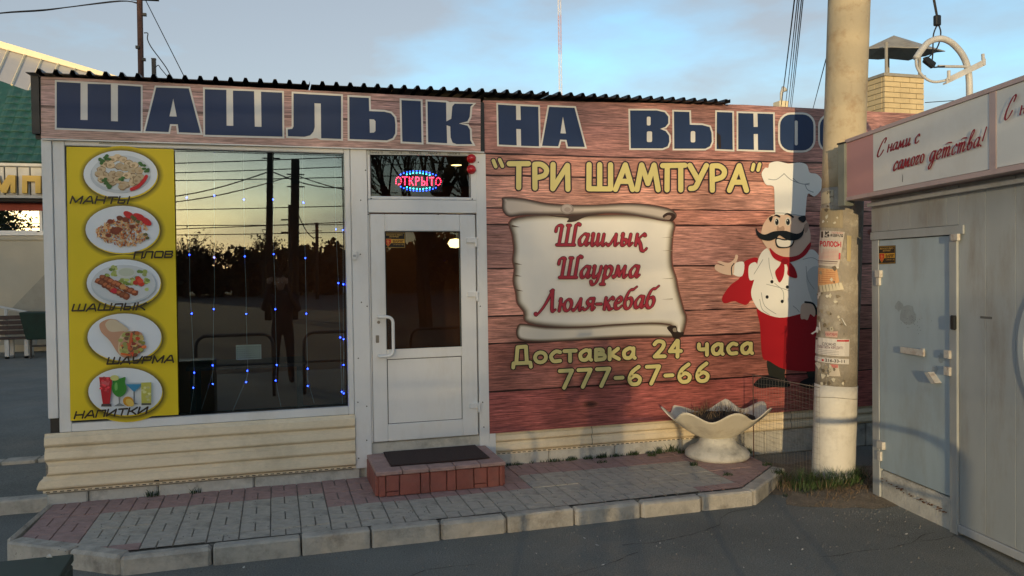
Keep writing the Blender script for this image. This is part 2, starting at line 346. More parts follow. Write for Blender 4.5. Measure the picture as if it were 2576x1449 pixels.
for ci in range(15):
    for ri in range(4):
        x0 = -1.664+ci*.4; x1 = min(x0+.4, 4.24); y1 = 6.84-ri*.4; y0 = y1-.4
        red = ri == 0 or ci == 0 or (ri == 3 and ci == 1) or (ri == 1 and 5 <= ci <= 8) or (ci >= 13) or (ci == 12 and ri == 3) or (ci == 1 and ri == 2 and False)
        inside = ri < 3 and 2 <= ci <= 11
        if inside and 'm' in shared: me = shared['m']; o = bpy.data.objects.new('paving_slab', me.copy() if red != shared['r'] else me)
        else:
            bm = clip_slab(x0, x1, y0, y1, True)
            if not bm.faces: bm.free(); continue
            bmesh.ops.translate(bm, verts=bm.verts, vec=(-x0, -y0, 0)); me = bpy.data.meshes.new('paving_slab'); bm.to_mesh(me); bm.free(); o = bpy.data.objects.new('paving_slab', me)
            if inside: shared['m'] = me; shared['r'] = red
        if not o.data.materials: o.data.materials.append(PAVR if red else PAVG)
        else: o.data.materials[0] = PAVR if red else PAVG
        COL.objects.link(o); o.location = (x0, y0, PZ+random.uniform(-.003, .003)); o.rotation_euler = (random.uniform(-.006, .006), random.uniform(-.006, .006), random.uniform(-.004, .004)); o.parent = pave; slabs += 1

# kerb round the paving
kp = thing('pavement_kerb', (1.2, 5.4, 0), 'pale concrete kerb running along the front and ends of the tiled paving', 'kerb')
def kerb_seg(a, b, w=.10, top=PZ, name='kerb_stone', m=KERB, gap=.006, bev=.014):
    a, b = Vector((*a, 0)), Vector((*b, 0)); d = (b-a).normalized(); nn = Vector((-d.y, d.x, 0)); a = a+d*gap; b = b-d*gap
    t = top+random.uniform(-.006, .006)
    pts = [a, b, b+nn*w, a+nn*w]
    o = MB().hexa([(p.x, p.y, -.1) for p in pts], [(p.x, p.y, t+random.uniform(-.003, .003)) for p in pts]).build(name, m, kp, bevel=bev*random.uniform(.6, 1.5)); return o
kx = [-.96, -.42, .13, .585, 1.06, 1.54, 2.05, 2.58, 3.09, 3.54]
for i in range(len(kx)-1): kerb_seg((kx[i], 5.395+random.uniform(-.006, .006)), (kx[i+1], 5.395+random.uniform(-.006, .006)))
kerb_seg((3.55, 5.395), (4.20, 5.925), .12); kerb_seg((-1.73, 5.93), (-1.30, 5.64), .12, PZ+.01); kerb_seg((-1.30, 5.64), (-.965, 5.405), .12)
kerb_seg((-1.69, 6.80), (-1.73, 5.95), .035, PZ+.02, 'edging_strip')

SOILP = mat('dusty_soil', (.21, .17, .12), .98, .3, 7, 1, 60, dirt=((.12, .10, .07), .7, 4), grain=(60, .35, (1, 1, 1)))
m = MB(); n_s = 46; cs = (4.52, 5.62)
m.v.append((cs[0], cs[1], .014))
for q, hz in ((.6, .012), (1.0, .002)):
    for i in range(n_s):
        a = 2*math.pi*i/n_s; rr_s = (1+.16*math.sin(3*a+1)+.10*math.sin(7*a)+random.uniform(-.06, .06)); m.v.append((cs[0]+.82*q*rr_s*math.cos(a), cs[1]+(.52 if math.sin(a) < 0 else 1.05)*q*rr_s*math.sin(a), hz))
for i in range(n_s): j = (i+1) % n_s; m.f += [(0, 1+i, 1+j), (1+i, 1+n_s+i, 1+n_s+j, 1+j)]; m.c += [None]*2
struct(m.build('soil_ground', SOILP, smooth=True))
ROADM = mat('dark_road_asphalt', (.035, .036, .034), .9, .2, 2, .6, 90)
struct(MB().add([(-90, -75, .004), (90, -75, .004), (90, -2.2, .004), (-90, -2.2, .004)], [(0, 1, 2, 3)]).build('road', ROADM))
# loose grit, pebbles and cracks
m = MB()
def pebble(x, y, z, s_):
    m.v.extend([(x-s_, y, z), (x, y-s_*.8, z), (x+s_, y+s_*.2, z), (x, y+s_, z), (x+random.uniform(-.3, .3)*s_, y, z+s_*.8)]); k = len(m.v)-5; m.f.extend([(k, k+1, k+4), (k+1, k+2, k+4), (k+2, k+3, k+4), (k+3, k, k+4)]); m.c.extend([None]*4)
for _ in range(1800):
    x = random.uniform(-3, 5.2); y = 5.39-abs(random.gauss(0, .8)); pebble(x, y, 0, random.choice([.002, .003, .003, .004, .006, .009]))
for _ in range(600): pebble(random.gauss(4.25, .3), random.gauss(5.35, .28), 0, random.choice([.002, .003, .004, .006, .009]))
for _ in range(700): pebble(random.uniform(-1.6, 4.1), random.uniform(5.5, 6.8), PZ+.001, random.choice([.002, .003, .004, .006]))
tag(m.build('grit', mat('grit_stone', (.17, .165, .15), .95, .3, 30), kind='stuff'), 'fine grit and pebbles scattered over the asphalt and paving', 'grit')
cr_ = MB()
for (x, y, a, n) in ((2.2, 4.9, -.5, 22), (3.9, 4.9, -1.1, 18), (.2, 4.7, .2, 16), (3.3, 4.3, .1, 16), (1.2, 4.4, -.2, 18)):
    for i in range(n):
        a += random.uniform(-.5, .5); l = random.uniform(.04, .10); x2, y2 = x+l*math.cos(a), y+l*math.sin(a)*.7; w = random.uniform(.001, .0032)
        cr_.add([(x, y-w, .0035), (x2, y2-w, .0035), (x2, y2+w, .0035), (x, y+w, .0035)], [(0, 1, 2, 3)]); x, y = x2, y2; a *= .93
struct(cr_.build('asphalt_cracks', DARK))
lt = MB()
for _ in range(26):
    x, y = random.uniform(-.8, 4.6), random.uniform(4.2, 5.3); s_ = random.uniform(.006, .018); a = random.uniform(0, 3); c_, q_ = math.cos(a)*s_, math.sin(a)*s_
    lt.add([(x-c_, y-q_, .004), (x+q_*.5, y-c_*.5, .005), (x+c_, y+q_, .009), (x-q_*.5, y+c_*.5, .006)], [(0, 1, 2, 3)])
tag(lt.build('litter_bits', PAPER, kind='stuff'), 'tiny pale litter bits lying on the asphalt', 'litter')

# ------------------------------------------------------------------ shop building
shop = thing('shop_building', (1.2, 7, 0), 'low kebab shop building with dark corrugated roof edge, white window frames and cream siding', 'shop')
# plinth
for i, (a, b, h) in enumerate([(-1.70, -1.42, .20), (-1.412, -.92, .215), (-.914, -.2, .22), (-.194, .66, .222)]):
    MB().box(a, b, 6.815+random.uniform(-.004, .004), 6.98, 0, h+.02).build('plinth_block', CONC, shop, bevel=.012)
for a, b in [(1.80, 2.35), (2.354, 3.0), (3.004, 3.7), (3.704, 4.6), (4.604, 5.8), (5.804, 7.6)]:
    MB().box(a, b, 6.825+random.uniform(-.004, .004), 6.98, 0, .235).build('plinth_block', CONC, shop, bevel=.012)
bx('threshold', (.70, 1.74, 6.822, 6.98, 0, .405), CONC, shop, .008)
bx('foundation', (.655, .72, 6.87, 6.98, 0, .3), CONC, shop)
# shell
bx('wall', (1.80, 11.2, 6.86, 6.98, .2, 3.40), DIM, shop)
bx('wall', (-1.66, .6, 6.87, 6.98, .2, .68), DIM, shop)
bx('wall', (-1.66, 1.80, 6.87, 6.98, 2.90, 3.34), DIM, shop)
bx('side_wall', (-1.66, -1.60, 6.985, 11, .1, 3.34), CREAMW, shop)
bx('side_wall', (11.12, 11.2, 6.985, 11, .1, 3.40), CREAMW, shop)
bx('rear_wall', (-1.60, 11.1, 10.9, 11, .1, 3.30), ORANGE, shop)
bx('inner_wall', (2.3, 2.4, 6.985, 10.89, .3, 2.95), ORANGE, shop)
bx('inner_wall', (-1.595, 2.29, 9.6, 9.68, .3, 2.95), ORANGE, shop)
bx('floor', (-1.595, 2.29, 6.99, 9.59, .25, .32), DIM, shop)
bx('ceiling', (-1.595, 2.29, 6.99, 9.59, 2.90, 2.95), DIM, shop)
# corrugated roof
def corr(x0, x1, yA, yB, zA, zB, pitch=.112):
    m = MB(); prof = []; x = x0
    while x < x1:
        prof += [(x, 0), (x+pitch*.60, 0), (x+pitch*.70, .030), (x+pitch*.88, .030)]; x += pitch
    prof = [(min(a, x1), b) for a, b in prof]
    vs = []
    for a, b in prof:
        za, zb = zA(a), zB(a); wob = random.uniform(-.002, .002)
        vs += [(a, yA+wob, za+b), (a, yB, zb+b), (a, yA+wob, za+b-.004), (a, yB, zb+b-.004)]
    fs = []
    for i in range(len(prof)-1):
        k = 4*i; fs += [(k, k+4, k+5, k+1), (k+2, k+3, k+7, k+6), (k, k+2, k+6, k+4)]
    return m.add(vs, fs)
zr = lambda x: 3.372+(x+1.7)*.0085
for a, b in [(-1.74, .30), (.31, 2.35), (2.36, 4.17)]:
    corr(a, b, 6.70, 8.8, zr, lambda x: zr(x)+.12).build('roof_sheet', BLACKM, shop)
bx('flat_roof', (4.2, 11.2, 6.99, 11, 3.30, 3.40), BLACKM, shop)
bx('flat_roof', (-1.66, 4.19, 8.81, 11, 3.44, 3.5), BLACKM, shop)

# white frames --------------------------------------------------------------
wz0, wz1 = .735, 2.853
win = MB().box(-1.60, -1.515, 6.80, 6.868, .665, 2.90).box(-1.5145, .5695, 6.80, 6.868, .665, .735).box(-1.5145, .5695, 6.80, 6.868, 2.853, 2.90).box(.57, .618, 6.80, 6.868, .665, 2.90).build('shop_window', PVC, shop, bevel=.006)
MB().box(-1.51, -1.505, 6.795, 6.80, .742, 2.846).box(-1.505, .56, 6.795, 6.80, .742, .748).box(-1.505, .56, 6.795, 6.80, 2.84, 2.846).box(.555, .56, 6.795, 6.80, .748, 2.84).build('gasket', DARK, win)
bx('window_pane', (-1.512, .567, 6.83, 6.834, .738, 2.85), GLASS, win)
bx('corner_cover', (-1.672, -1.603, 6.79, 6.87, .78, 2.90), PVC, shop, .004)
bx('corner_post', (-1.668, -1.603, 6.83, 6.868, .665, .778), BLACKM, shop)
bx('cover_panel', (.621, .757, 6.797, 6.868, .205, 2.90), PVC, shop, .004)
bx('jamb', (.760, .772, 6.815, 6.868, .41, 2.36), PVC, shop)
# transom window
def fr(px, py): p = F(px, py); return p.x, p.z
tw = MB().box(.762, .785, 6.80, 6.868, 2.475, 2.885).box(.7855, 1.6495, 6.80, 6.868, 2.475, 2.50).box(.7855, 1.6495, 6.80, 6.868, 2.862, 2.885).box(1.65, 1.72, 6.80, 6.868, 2.475, 2.885).build('transom_window', PVC, shop, bevel=.005)
bx('transom_pane', (.786, 1.649, 6.83, 6.834, 2.501, 2.861), GLASSD, tw)
MB().box(.786, .791, 6.797, 6.80, 2.501, 2.861).box(.791, 1.644, 6.797, 6.80, 2.856, 2.861).box(1.644, 1.649, 6.797, 6.80, 2.501, 2.861).build('gasket', DARK, tw)
bx('head_board', (.762, 1.70, 6.795, 6.868, 2.362, 2.472), PVC, shop, .004)
bx('jamb', (1.70, 1.79, 6.797, 6.868, .235, 2.885), PVC, shop, .004)
bx('jamb_foot', (1.7905, 1.846, 6.80, 6.868, .235, .418), PVC, shop, .003)
# door
door = MB().box(.776, .898, 6.803, 6.86, .415, 2.35).box(.8985, 1.5495, 6.803, 6.86, 2.205, 2.35).box(.8985, 1.5495, 6.803, 6.86, 1.115, 1.20).box(.8985, 1.5495, 6.803, 6.86, .415, .56).box(1.55, 1.688, 6.803, 6.86, .415, 2.35).build('door', PVC, shop, bevel=.005)
bx('door_pane', (.899, 1.549, 6.83, 6.834, 1.201, 2.204), GLASSD, door)
MB().box(.899, .905, 6.80, 6.803, 1.201, 2.204).box(.905, 1.543, 6.80, 6.803, 2.198, 2.204).box(1.543, 1.549, 6.80, 6.803, 1.201, 2.204).box(.905, 1.543, 6.80, 6.803, 1.201, 1.206).build('gasket', DARK, door)
bx('door_panel', (.905, 1.543, 6.812, 6.85, .566, 1.109), PVC, door)
MB().box(.8985, 1.5495, 6.82, 6.8205, .56, 1.115).build('panel_joint', DARK, door)
def arc(cx, cz, r, a0, a1, n, Y): return [(cx+r*math.cos(math.radians(a0+(a1-a0)*i/n)), Y, cz+r*math.sin(math.radians(a0+(a1-a0)*i/n))) for i in range(n+1)]
hx0, hx1 = fr(950, 795)[0], fr(985, 840)[0]; hz1, hz0 = fr(960, 796)[1], fr(960, 894)[1]
hp = [(hx0, 6.80, hz1), (hx0, 6.745, hz1)]+[(hx1-.05+.05*math.sin(math.radians(t)), 6.742, hz1-.05+.05*math.cos(math.radians(t))) for t in (0, 25, 45, 65, 90)]+[(hx1, 6.742, hz0+.05)]+[(hx1-.05+.05*math.cos(math.radians(t)), 6.742, hz0+.05-.05*math.sin(math.radians(t))) for t in (25, 45, 65, 90)]+[(hx0, 6.745, hz0), (hx0, 6.80, hz0)]
MB().tube(hp, .0135, 10).build('door_handle', PVC, door, smooth=True)
for px, py in ((1185, 605), (1188, 740), (1193, 1018)):
    x, z = fr(px, py); hb = MB().box(x-.052, x+.028, 6.783, 6.803, z-.022, z+.022).tube([(x+.032, 6.785, z-.06), (x+.032, 6.785, z+.026)], .012, 10).build('hinge', PVC, door, bevel=.003)
x, z = fr(948, 852); bx('lock_plate', (x-.014, x+.014, 6.797, 6.803, z-.032, z+.032), STEEL, door, .004); x, z = fr(951, 810)
MB().tube([(x, 6.803, z), (x, 6.795, z)], .013, 14).build('lock_cylinder', STEEL, door)
sc_ = MB()
for px, py in [(906, 505), (908, 760), (905, 640), (900, 900), (918, 430), (922, 770), (899, 1010), (921, 1020), (921, 1105), (901, 1150), (925, 540), (1010, 538), (1100, 540), (1192, 540), (932, 501), (1185, 502), (1205, 770), (1211, 1010), (1214, 1072), (1200, 410)]:
    x, z = fr(px, py); sc_.tube([(x, 6.798, z), (x, 6.792, z)], .0055, 6)
sc_.build('screws', DARK, shop, kind='stuff')
# siding under the window: four courses with a groove at each
zb = .232; hgt = .1085
le = [-1.757, -1.70, -1.700, -1.700]
for i in range(4):
    z0 = zb+i*hgt; z1 = z0+hgt; pr = [(6.800, z0), (6.772, z0+.018), (6.770, z0+.030), (6.776, z1-.032), (6.790, z1-.022), (6.797, z1-.008), (6.798, z1)]
    m = MB(); x0, x1 = le[i], .618; xr = [x0, x0+.04, x0+.09, -.9, -.1, x1]
    for j, xx in enumerate(xr):
        for y, z in pr:
            dxx = 0
            if i == 0 and j == 0: dxx = 0 if z < z1-.05 else .052*(z-(z1-.05))/.05
            if i == 1 and j == 0: dxx = .0+.03*math.sin(max(0, min(1, (z-z0)/hgt))*math.pi)
            m.v.append((xx+dxx, y+(random.uniform(-.0015, .0015)), z))
    k = len(pr)
    for j in range(len(xr)-1):
        for q in range(k-1): a = j*k+q; m.f.append((a, a+k, a+k+1, a+1)); m.c.append(None)
    m.build('siding_board', SIDING, shop)
m = MB().box(-1.72, .618, 6.79, 6.80, .214, .231); m.build('starter_strip', SIDING, shop)
m = MB()
for i in range(48): x = -1.70+i*.048; m.box(x, x+.028, 6.787, 6.79, .2185, .2245)
m.build('strip_slots', DARK, shop, kind='stuff')
bx('screw_cap', (-.94, -.905, 6.768, 6.772, .243, .252), DARK, shop)
MB().box(-1.70, .6, 6.805, 6.85, .20, .664).build('siding_backing', SAND, shop)
MB().box(1.86, 7.6, 6.835, 6.859, .20, .418).build('siding_backing', SAND, shop)
for a, b in [(1.848, 2.765), (2.771, 3.98), (4.05, 4.9), (4.906, 7.5)]:
    for i in range(2):
        z0 = .238+i*.091; z1 = z0+.09; pr = [(6.832, z0), (6.812, z0+.016), (6.81, z0+.026), (6.815, z1-.03), (6.826, z1-.02), (6.83, z1)]
        m = MB()
        for xx in (a, b):
            for y, z in pr: m.v.append((xx, y, z))
        for q in range(len(pr)-1): m.f.append((q, q+len(pr), q+len(pr)+1, q+1)); m.c.append(None)
        m.build('siding_board', SIDING, shop)
m = MB(); m2 = MB()
m.box(1.848, 4.0, 6.822, 6.834, .219, .237)
for i in range(44): x = 1.86+i*.048; m2.box(x, x+.028, 6.819, 6.822, .225, .231)
m.build('starter_strip', SIDING, shop); m2.build('strip_slots', DARK, shop, kind='stuff')
# printed tape left on the frames
for nm, a, b, hp_, tx in (('protective_tape', (255, 357), (860, 370), 6, 11), ('protective_tape', (932, 384), (1175, 388), 6, 5)):
    s = Sheet(facade_map(6.7935))
    s.poly([(a[0]-6, a[1]-4), (b[0]+4, b[1]-5), (b[0]+4, b[1]+4), (a[0]-6, a[1]+5)], (176, 178, 172))
    for i in range(tx):
        t0 = i/tx; t1 = (i+.62)/tx; q0 = (a[0]+(b[0]-a[0])*t0, a[1]+(b[1]-a[1])*t0-4); q1 = (a[0]+(b[0]-a[0])*t1, a[1]+(b[1]-a[1])*t1-4)
        s.text('E..RWIN', q1, q0, hp_, (70, 70, 66), upv=(0, 1))
    s.build(nm, parent=shop)

# ------------------------------------------------------------------ fascia banner with the big letters
YB = 6.772
fas = thing('fascia_banner', (0, 6.76, 2.9), 'wood-patterned fascia banner with big dark blue letters ШАШЛЫК above the window', 'sign')
bxf = MB().hexa([(-1.665, YB+.001, 2.905), (1.775, YB+.001, 2.897), (1.775, 6.868, 2.897), (-1.665, 6.868, 2.905)], [(-1.665, YB+.001, 3.345), (1.775, YB+.001, 3.325), (1.775, 6.868, 3.325), (-1.665, 6.868, 3.345)]).build('frame_box', BLACKM, fas)
bx('end_frame', (-1.722, -1.669, 6.76, 6.80, 2.93, 3.36), BLACKM, fas); bx('end_frame', (-1.712, -1.669, 6.81, 6.86, 2.90, 3.34), BLACKM, fas)
bx('drip_strip', (-1.66, 1.77, 6.765, 6.79, 2.888, 2.896), PVC, fas)
def planks(s, xl, xr, lines, cols, topz, dark=(60, 38, 36), lw=2.2):
    """lines: list of (yl, yr) plank borders in picture coordinates from top to bottom"""
    s.lay()
    for i in range(len(lines)-1):
        (a, b), (c, d) = lines[i], lines[i+1]; n = 14; col = cols[i % len(cols)]
        for j in range(n):
            t0, t1 = j/n, (j+1)/n; xa, xb = xl+(xr-xl)*t0, xl+(xr-xl)*t1
            ya_, yb_ = a+(b-a)*t0, a+(b-a)*t1; yc, yd = c+(d-c)*t0, c+(d-c)*t1
            c0 = lin(tuple(v*(1+.07*math.sin(j*1.3+i*2.1)) for v in col)); c1_ = lin(tuple(v*(1+.07*math.sin((j+1)*1.3+i*2.1)) for v in col))
            s.mb.add([s.fn(xa, yc, s.k), s.fn(xb, yd, s.k), s.fn(xb, yb_, s.k), s.fn(xa, ya_, s.k)], [(0, 1, 2, 3)], (c0, c1_, c1_, c0))
    s.lay()
    for i in range(1, len(lines)-1):
        a, b = lines[i]; n = 12; ps = [(xl+(xr-xl)*j/n, a+(b-a)*j/n+random.uniform(-.6, .6)) for j in range(n+1)]; w = lw*random.uniform(.5, 1.2)
        s.poly([(x, y-w/2) for x, y in ps]+[(x, y+w/2) for x, y in reversed(ps)], dark, up=False)
    s.k += .0003
    for (a, b), (c, d) in zip(lines, lines[1:]):   # knots and cracks
        for _ in range(3):
            t = random.random(); x = xl+(xr-xl)*t; y = (a+(b-a)*t)+((c+(d-c)*t)-(a+(b-a)*t))*random.uniform(.25, .75); l = random.uniform(12, 60)
            s.poly([(x, y), (x+l*.5, y-.7), (x+l, y), (x+l*.5, y+.7)], tuple(v*.6 for v in cols[0]), up=False)
s = Sheet(facade_map(YB)); fx0, fx1 = 103, 1209
P0 = [F(fx0, 200, YB).x, F(fx1, 300, YB).x]
def line_fx(t): return (192+t*(347-192), 249+t*(383-249))
planks(s, 103, 1209, [line_fx(t) for t in (0, .13, .47, .50, .74, 1.0)], [(168, 134, 130), (172, 138, 136), (112, 84, 84), (178, 144, 138), (172, 140, 132)], 0, lw=1.6)
s.build('printed_planks', PRINTW, fas)
WHT = (214, 214, 210); NAVY = (22, 48, 88)
LK = [0.]
def letters(s, fn, L_, off, par):
    for full, simple, holes in L_:
        q = Sheet(s.fn); LK[0] += .00005; q.k = .0008+LK[0]; q.poly(offs(fn(simple), off), WHT, up=False); q.k = .0024+LK[0]; q.poly(fn(full), NAVY, [fn(h) for h in holes], up=False); q.build('letter', PRINTB, par)
quad = lambda a, b, c, d: [a, b, c, d]
s = Sheet(facade_map(YB-.0035))
letters(s, c1, [
 ([(440, 635), (625, 645), (625, 930), (680, 932), (680, 650), (860, 655), (862, 940), (915, 942), (915, 660), (1093, 672), (1093, 1018), (440, 992)], [(440, 635), (1093, 672), (1093, 1018), (440, 992)], []),
 ([(1213, 678), (1465, 686), (1557, 1033), (1388, 1027), (1380, 965), (1320, 963), (1308, 1025), (1128, 1018)], [(1213, 678), (1465, 686), (1557, 1033), (1388, 1027), (1380, 965), (1320, 963), (1308, 1025), (1128, 1018)], [[(1345, 765), (1372, 905), (1315, 903)]]),
 ([(1590, 692), (1757, 698), (1759, 975), (1811, 977), (1808, 703), (1972, 708), (1978, 983), (2030, 985), (2026, 712), (2190, 719), (2193, 1061), (1592, 1046)], [(1590, 692), (2190, 719), (2193, 1061), (1592, 1046)], [])], 4.6, fas)
letters(s, c2, [
 ([(415, 518), (785, 538), (785, 872), (630, 866), (627, 597), (578, 594), (580, 780), (570, 815), (545, 843), (500, 855), (372, 850), (370, 797), (405, 793), (415, 775)], [(415, 518), (785, 538), (785, 872), (630, 866), (604, 852), (580, 850), (545, 858), (500, 858), (372, 850), (370, 797), (405, 793), (415, 775)], []),
 ([(848, 545), (1000, 553), (1003, 655), (1120, 660), (1170, 672), (1200, 705), (1207, 760), (1205, 830), (1185, 865), (1140, 883), (850, 872)], [(848, 545), (1000, 553), (1003, 655), (1120, 660), (1170, 672), (1200, 705), (1207, 760), (1205, 830), (1185, 865), (1140, 883), (850, 872)], [[(1005, 718), (1040, 720), (1052, 735), (1052, 810), (1040, 822), (1008, 824)]]),
 ([(1253, 570), (1403, 578), (1410, 900), (1260, 892)],)*2+([],),
 ([(1455, 580), (1600, 588), (1602, 735), (1640, 715), (1648, 620), (1665, 598), (1812, 600), (1790, 620), (1783, 700), (1765, 735), (1700, 752), (1765, 768), (1785, 800), (1788, 880), (1805, 912), (1680, 912), (1650, 900), (1635, 860), (1632, 775), (1604, 765), (1608, 905), (1460, 897)], [(1455, 580), (1600, 588), (1625, 600), (1660, 597), (1812, 600), (1790, 620), (1783, 700), (1765, 735), (1700, 752), (1765, 768), (1785, 800), (1788, 880), (1805, 912), (1680, 912), (1608, 905), (1460, 897)], [])], 4.6, fas)

# ------------------------------------------------------------------ mural banner
YM = 6.80
mur = thing('mural_banner', (3.5, 6.81, .42), 'large printed wooden-plank banner with yellow lettering, a parchment menu and a painted cook', 'banner')
mp0 = F(1212, 250, YM); mp1 = F(1228, 1088, YM)
xr_ = 7.45
def pxfor(X, Z, Y=YM):
    v = Vector((X, Y, Z))-CAMP; d = v.dot(FWD); return W/2+FL*v.dot(RGT)/d, H/2-FL*v.dot(UPV)/d
xL = 1.772; zt = lambda X: 3.352+.08*min(1, (X-xL)/2.4); zbm = .418
MB().hexa([(xL, YM+.002, zbm), (xr_, YM+.002, zbm), (xr_, 6.858, zbm), (xL, 6.858, zbm)], [(xL, YM+.002, 3.345), (xr_, YM+.002, 3.425), (xr_, 6.858, 3.425), (xL, 6.858, 3.345)]).build('frame_board', BLACKM, mur)
def world_map(Y): return lambda x, z, k: Vector((x, Y-k, z))
s = Sheet(world_map(YM))
zl = [3.0]
Zs = [F(1225, y*DS, YM).z for y in (575, 657, 780, 842, 1007, 1187, 1290, 1470)]
lv = [(3.35, 3.43), (3.16, 3.18)]+[(z, z) for z in Zs]+[(zbm, zbm)]
cols = [(160, 118, 112), (158, 114, 108), (184, 132, 118), (192, 142, 128), (182, 128, 116), (172, 126, 118), (184, 134, 122), (170, 120, 108), (160, 102, 92), (152, 86, 82)]
s.lay()
for i in range(len(lv)-1):
    (a, b), (c, d) = lv[i], lv[i+1]; n = 26; col = cols[i % len(cols)]
    for j in range(n):
        t0, t1 = j/n, (j+1)/n; xa, xb = xL+(xr_-xL)*t0, xL+(xr_-xL)*t1; e = lambda p, q, t: p+(q-p)*min(1, t*2.2)
        f_ = lambda jj: lin(tuple(v*(1+.09*math.sin(jj*1.1+i*2.1)+.05*math.sin(jj*2.7+i)) for v in col)); q0, q1 = f_(j), f_(j+1)
        s.mb.add([s.fn(xa, e(c, d, t0), s.k), s.fn(xb, e(c, d, t1), s.k), s.fn(xb, e(a, b, t1), s.k), s.fn(xa, e(a, b, t0), s.k)], [(0, 1, 2, 3)], (q0, q1, q1, q0))
s.lay()
for z in Zs+[3.17]:
    w = random.uniform(.012, .021) if z != 3.17 else .004; n = 40; ps = [(xL+(xr_-xL)*j/n, z+random.uniform(-.0025, .0025)) for j in range(n+1)]; ws_ = [w*random.uniform(.5, 1.2) for _ in ps]
    s.poly([(x, y-q/2) for (x, y), q in zip(ps, ws_)]+[(x, y+q/2) for (x, y), q in reversed(list(zip(ps, ws_)))], (48, 28, 28), up=False)
s.k += .0002
for _ in range(80):
    x = random.uniform(xL+.05, xr_-.5); z = random.uniform(.5, 3.2); l = random.uniform(.05, .35); h_ = random.uniform(.0015, .004)
    s.poly([(x, z), (x+l*.5, z+h_), (x+l, z), (x+l*.5, z-h_)], (96, 52, 50), up=False); s.k += .00001
for x, z, r in [(3.05, 2.66, .05), (2.75, .62, .035), (5.9, 2.2, .04), (6.3, 1.5, .05), (5.5, 1.0, .04)]:
    for q in range(4): s.ell(x, z, r*(2.4-q*.5), r*(1-.22*q), [(140, 82, 72), (118, 66, 58), (96, 52, 46), (70, 40, 36)][q], 20)
s.build('printed_planks', PRINTW, mur)
s = Sheet(facade_map(YM-.004))
def rr(x0, x1, y0, y1, r, n=5):
    P = []
    for cx, cy, a0 in ((x1-r, y0+r, -90), (x1-r, y1-r, 0), (x0+r, y1-r, 90), (x0+r, y0+r, 180)):
        P += [(cx+r*math.cos(math.radians(a0+90*i/n)), cy+r*math.sin(math.radians(a0+90*i/n))) for i in range(n+1)]
    return P
HN = [(213, 348), (335, 355), (337, 452), (368, 453), (365, 358), (487, 363), (492, 632), (370, 628), (368, 515), (337, 513), (340, 625), (218, 620)]
AA = [(560, 363), (733, 370), (803, 636), (688, 634), (678, 588), (635, 586), (622, 632), (512, 628)]
VV = [(1110, 388), (1290, 388), (1345, 400), (1370, 430), (1370, 475), (1350, 500), (1315, 513), (1352, 528), (1375, 560), (1377, 600), (1365, 632), (1330, 646), (1115, 645)]
BB = [(1408, 395), (1513, 398), (1516, 485), (1600, 487), (1650, 500), (1664, 540), (1666, 600), (1652, 632), (1620, 648), (1410, 648)]
H2 = [(1845, 405), (1948, 408), (1950, 500), (1978, 500), (1976, 408), (2082, 412), (2086, 660), (1980, 657), (1978, 548), (1950, 548), (1952, 655), (1845, 652)]
letters(s, c3, [
 (HN, [HN[0], HN[5], HN[6], HN[11]], []), (AA, AA, [[(654, 430), (675, 545), (637, 543)]]),
 (VV, VV, [rr(1224, 1250, 430, 490, 9), rr(1224, 1260, 530, 603, 10)]), (BB, BB, [rr(1522, 1553, 528, 605, 10)]),
 ([(1700, 398), (1805, 402), (1808, 655), (1698, 650)],)*2+([],), (H2, [H2[0], H2[5], H2[6], H2[11]], [])], 4.2, mur)
letters(s, c4, [(rr(52, 312, 888, 1168, 85), rr(52, 312, 888, 1168, 85), [rr(166, 190, 935, 1128, 11)]), (rr(362, 620, 895, 1172, 85), rr(362, 620, 895, 1172, 85), [rr(470, 500, 940, 1130, 11)])], 5, mur)
s.k = .006; s.poly(c3([(1700, 535), (1725, 560), (1728, 640), (1715, 650), (1702, 600)]), (38, 24, 20))
s.build('tear', PRINTB, mur)

